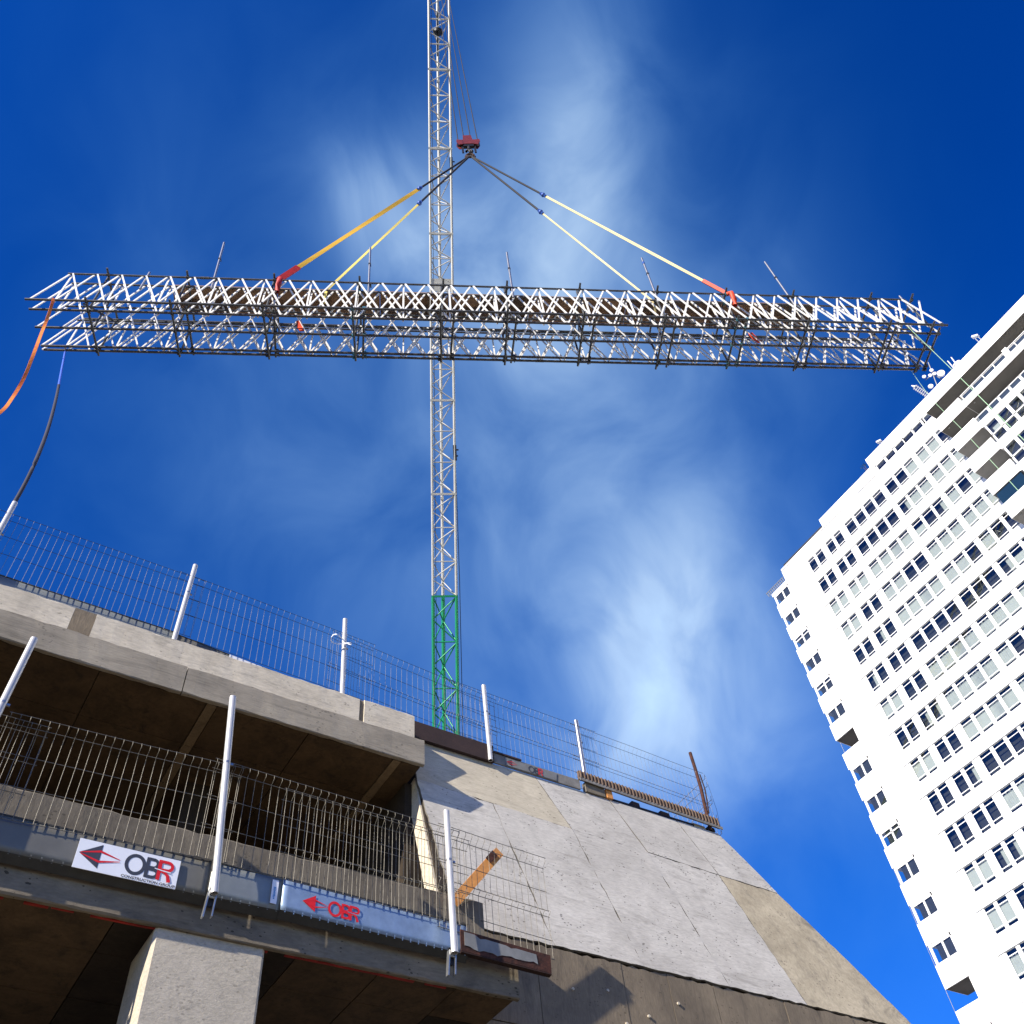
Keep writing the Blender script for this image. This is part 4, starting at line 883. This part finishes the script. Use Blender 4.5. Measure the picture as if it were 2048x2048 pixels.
# scaffold tube frames clamped round the beams
def coupler(mb, p, s_=.052):
    sk = s_*K; z_ = Vector((0, 0, sk)); mb.bar(p-U*sk*.6, p+U*sk*.6, s_*1.1, s_*1.3); mb.bar(p-z_, p+z_, s_*.7, s_*.8); mb.tube(p+U*sk*.5, p+U*sk*.5+Vv*sk*1.3, s_*.22, 5)
ST = [1.25, 3.05, 5.05, 7.05, 9.05, 10.6, 12.4, 14.35, 16.1, 17.85, 19.9, 21.0]
rnd = random.Random(12)
for si, s_ in enumerate(ST):
    tb, cpb = MB(), MB()
    ext = rnd.uniform(.05, .22)
    for ds, lo in ((0, -.055), (rnd.uniform(.22, .32), .055)):
        if si == 0 and ds: continue
        tb.tube(tp(s_+ds, -.12 if ds == 0 else .10, lo), tp(s_+ds+rnd.uniform(-.06, .06), 1.27+ext*.4, lo), .026, 7)
        for v in BEAMS: coupler(cpb, tp(s_+ds, v, lo*.5))
    tb.tube(tp(s_+.1, -.15, DEPTH+.05), tp(s_+.1, 1.40, DEPTH+.05), .026, 7); coupler(cpb, tp(s_+.1, 0, DEPTH+.02)); coupler(cpb, tp(s_+.1, 1.2, DEPTH+.02)); coupler(cpb, tp(s_+.1, .24, DEPTH+.02))
    for v in (.12, .60, 1.19): tb.tube(tp(s_+.06, v, -.05), tp(s_+.06, v, DEPTH+.16+rnd.uniform(0, .10)), .026, 7)
    if si % 2 == 0: tb.tube(tp(s_-.1, .1, .05), tp(s_+.2, 1.2, DEPTH-.1), .024, 6)
    o = tb.build('cross_frame', 'galv_dark', TR); cpb.build('coupler', 'coupler_blue' if si in (3, 8) else 'coupler', o)
lg = MB()
for v, w in ((.36, .45), (.95, .95)): lg.tube(tp(.6, v, w), tp(LEN-.5, v, w), .024, 6)
lg.build('ledger_tube', 'galv_dark', TR)
# plywood deck lying on the beams
du0, du1, nd = 2.75, 18.6, 13
for i in range(nd):
    a = du0+(du1-du0)*i/nd; b_ = du0+(du1-du0)*(i+1)/nd
    for (v0, v1) in ((.225, .555), (.562, .905)):
        m_ = MB(); z_ = DEPTH+.035+rnd.uniform(-.004, .004)
        vs = [tp(u, v, w) for w in (z_, z_+.03) for v in (v0, v1) for u in (a+.006, b_-.006)]
        m_.add(vs, [(0, 2, 3, 1), (4, 5, 7, 6), (0, 1, 5, 4), (1, 3, 7, 5), (3, 2, 6, 7), (2, 0, 4, 6)]).build('deck_board', rnd.choice(('deck_ply', 'deck_ply', 'deck_ply_dark')), TR)
for u in (4.0, 6.4, 8.8, 11.2, 13.6, 16.0, 18.2):
    m_ = MB(); m_.bar(tp(u, .20, DEPTH+.012), tp(u, .93, DEPTH+.012), .07, .04); m_.build('deck_joist', 'deck_ply_dark', TR)
# tubes standing above the deck
UPR = [(3.78, 2.25, (-.14, 0)), (7.38, 2.1, (-.05, -.06)), (10.82, 2.05, (.03, -.08)), (14.38, 2.0, (.05, -.08)), (17.85, 2.15, (.01, -.03))]
for i, (u, h, (dx, dy)) in enumerate(UPR):
    p = tp(u, .03, DEPTH-.5); q = tp(u+dx, .03+dy, DEPTH+h); m_ = MB(); m_.tube(p, q, .026, 8)
    o = m_.build('upright', 'galvanised', TR); cc = MB(); coupler(cc, p.lerp(q, .62), .05); coupler(cc, tp(u, .03, DEPTH), .07); cc.build('coupler', 'coupler', o)
    if i == 3: k = p.lerp(q, .85); MB().tube(k, k+(q-p)*.05, .031, 8).build('blue_tape', 'shackle_blue', o)
for u in (2.2, 20.9):
    m_ = MB(); m_.tube(tp(u, .05, DEPTH-.6), tp(u+.02, .05, DEPTH+.32), .026, 7); m_.build('upright', 'galvanised', TR)

# ================================================================== slings
RING = Vector((8.613, 10.894, 45.16))
def topv(u, v): return tp(u, v, DEPTH+.02)
def u_of(p): return (Vector(p)-O).dot(U)/K
SL = [('sleeve_red', 'strap_yellow', topv(5.25, .0), .115, 'wide yellow sling with a red sleeve, left near side', .345),
      (None, 'strap_cream', topv(6.35, .235), .062, 'narrow bright yellow sling, left far side', .44),
      ('sleeve_orange', 'strap_pale', topv(16.25, .0), .072, 'pale yellow sling with an orange sleeve, right near side', .355),
      (None, 'strap_pale', topv(14.35, .235), .05, 'narrow pale sling, right far side', .47)]
for sleeve, smat, att, wd, lab, fr_ in SL:
    t = thing('lifting_sling', att, lab, 'sling', 'lifting slings'); kk = RING.lerp(att, fr_); d = (att-RING).normalized()
    side = Vv if sleeve else (U*.3+Vv).normalized()
    cb = MB(); cb.tube(RING, kk, .034, 6); cb.build('wire_leg', 'wire_rope', t)
    sh = MB(); sh.sphere(kk, .075, 8, 5); sh.bar(kk-d*.16*K, kk+d*.16*K, .07, .07); sh.build('shackle', 'shackle_blue', t)
    end = att-d*((.9 if sleeve else .0)*K)
    sb = MB(); n = 14
    wdir = d.cross(CF).normalized()
    sb.ribbon([kk.lerp(end, i/n) for i in range(n+1)], wd, .012, [(wdir*math.cos(.25*math.sin(i*.5))+CF*math.sin(.25*math.sin(i*.5))) for i in range(n+1)]); sb.build('webbing', smat, t)
    if sleeve:
        sv = MB(); sv.ribbon([end-d*.05*K, end+d*.35*K, end+d*.7*K, att], wd*1.3, .04, [wdir]*4); sv.build('sleeve', sleeve, t)
        wr_ = MB(); wr_.path([att+Vector((0, 0, .02)), att+(U*.05-Vv*.07-bz*.1)*K, att+(U*.04-Vv*.06-bz*.45)*K, att+(U*.02+Vv*.02-bz*.62)*K], .065, 8); wr_.build('sleeve', sleeve, t)
        tl = MB(); tl.ribbon([tp(u_of(att)+.50, .66, .62), tp(u_of(att)+.55, .67, .35), tp(u_of(att)+.62, .67, .15)], .12, .03, U); tl.build('sling_tail', 'sleeve_orange', t)
    else:
        tl = MB(); tl.ribbon([att, att-bz*.4*K, att-(bz*.5-Vv*.1)*K], wd, .012, U); tl.build('sling_tail', smat, t)
rg = MB(); rg.path([RING+(bu*(.13*math.cos(a))+bz*(.02+.17*math.sin(a)))*K for a in [2*math.pi*i/16 for i in range(16)]], .04, 7, True)
for a in (-.10, .10): rg.path([RING+(bu*(a+.07*math.cos(t_))-bz*(.12+.10*math.sin(t_)))*K for t_ in [2*math.pi*i/10 for i in range(10)]], .03, 6, True)
tag(rg.build('master_link', 'rust_dark'), 'steel master link joining the four slings under the hook', 'lifting ring')

# ================================================================== tag lines
def smooth(pts, n=6):
    pts = [Vector(p) for p in pts]; out = []
    for i in range(len(pts)-1):
        p0, p1, p2, p3 = pts[max(i-1, 0)], pts[i], pts[i+1], pts[min(i+2, len(pts)-1)]
        for k in range(n):
            t = k/n; out.append(.5*((2*p1)+(p2-p0)*t+(2*p0-5*p1+4*p2-p3)*t*t+(3*p1-p0-3*p2+p3)*t**3))
    return out+[pts[-1]]
os_ = smooth([(-3.54, 16.28, 27.03), (-3.40, 16.28, 26.06), (-3.29, 16.28, 25.06), (-3.15, 16.28, 23.86), (-3.03, 16.28, 22.73), (-3.00, 16.28, 21.73), (-3.05, 16.28, 20.96), (-3.38, 16.28, 19.91), (-4.13, 16.28, 18.73), (-5.6, 16.28, 17.2)])
ob = MB(); ob.ribbon(os_, .062, .008, [(math.cos(.4+.55*math.sin(i*.16)), .25*math.sin(i*.35), .2) for i in range(len(os_))])
tag(ob.build('orange_strap', 'strap_orange'), 'orange webbing strap trailing from the left end of the truss', 'strap')
bk_ = smooth([(-2.77, 17.85, 27.0), (-2.11, 14.71, 21.31), (-1.56, 12.05, 16.53), (-1.25, 10.61, 13.68), (-1.10, 9.89, 11.99), (-1.05, 9.66, 11.11), (-1.04, 9.56, 10.5)])
tl1 = thing('tag_line', (-1.04, 9.56, 10.5), 'black rope with a blue upper end hanging from the truss to the left guard post', 'rope')
c1 = MB(); c1.path(bk_[9:], .022, 6); c1.build('rope', 'rope_black', tl1); c2 = MB(); c2.path(bk_[:10], .020, 6); c2.build('rope_end', 'rope_blue', tl1)
MB.K = 1.0
gr = MB(); gr.path(smooth([(20.34, 4.13, 27.0), (16.20, 3.19, 18.69), (14.92, 2.90, 16.0), (13.96, 2.68, 13.99), (11.80, 2.19, 9.57), (10.31, 1.85, 5.85), (9.8, 1.72, 3.2)]), .009, 5)
tag(gr.build('tag_line', 'rope_green'), 'pale green rope slanting from the right end of the truss across the tower', 'rope')
gr = MB(); gr.path(smooth([(21.68, 5.26, 27.00), (19.70, 4.85, 23.03), (17.78, 4.30, 19.21), (16.70, 4.01, 17.07), (15.38, 3.66, 14.54), (12.46, 2.92, 9.24), (9.63, 2.22, 4.84), (9.9, 2.2, 3.0)]), .007, 5)
tag(gr.build('tag_line', 'rope_green'), 'thin pale rope from the lowest right corner of the truss past the aerials', 'rope')

sc.render.engine = 'CYCLES'; sc.render.resolution_x = 1024; sc.render.resolution_y = 1024
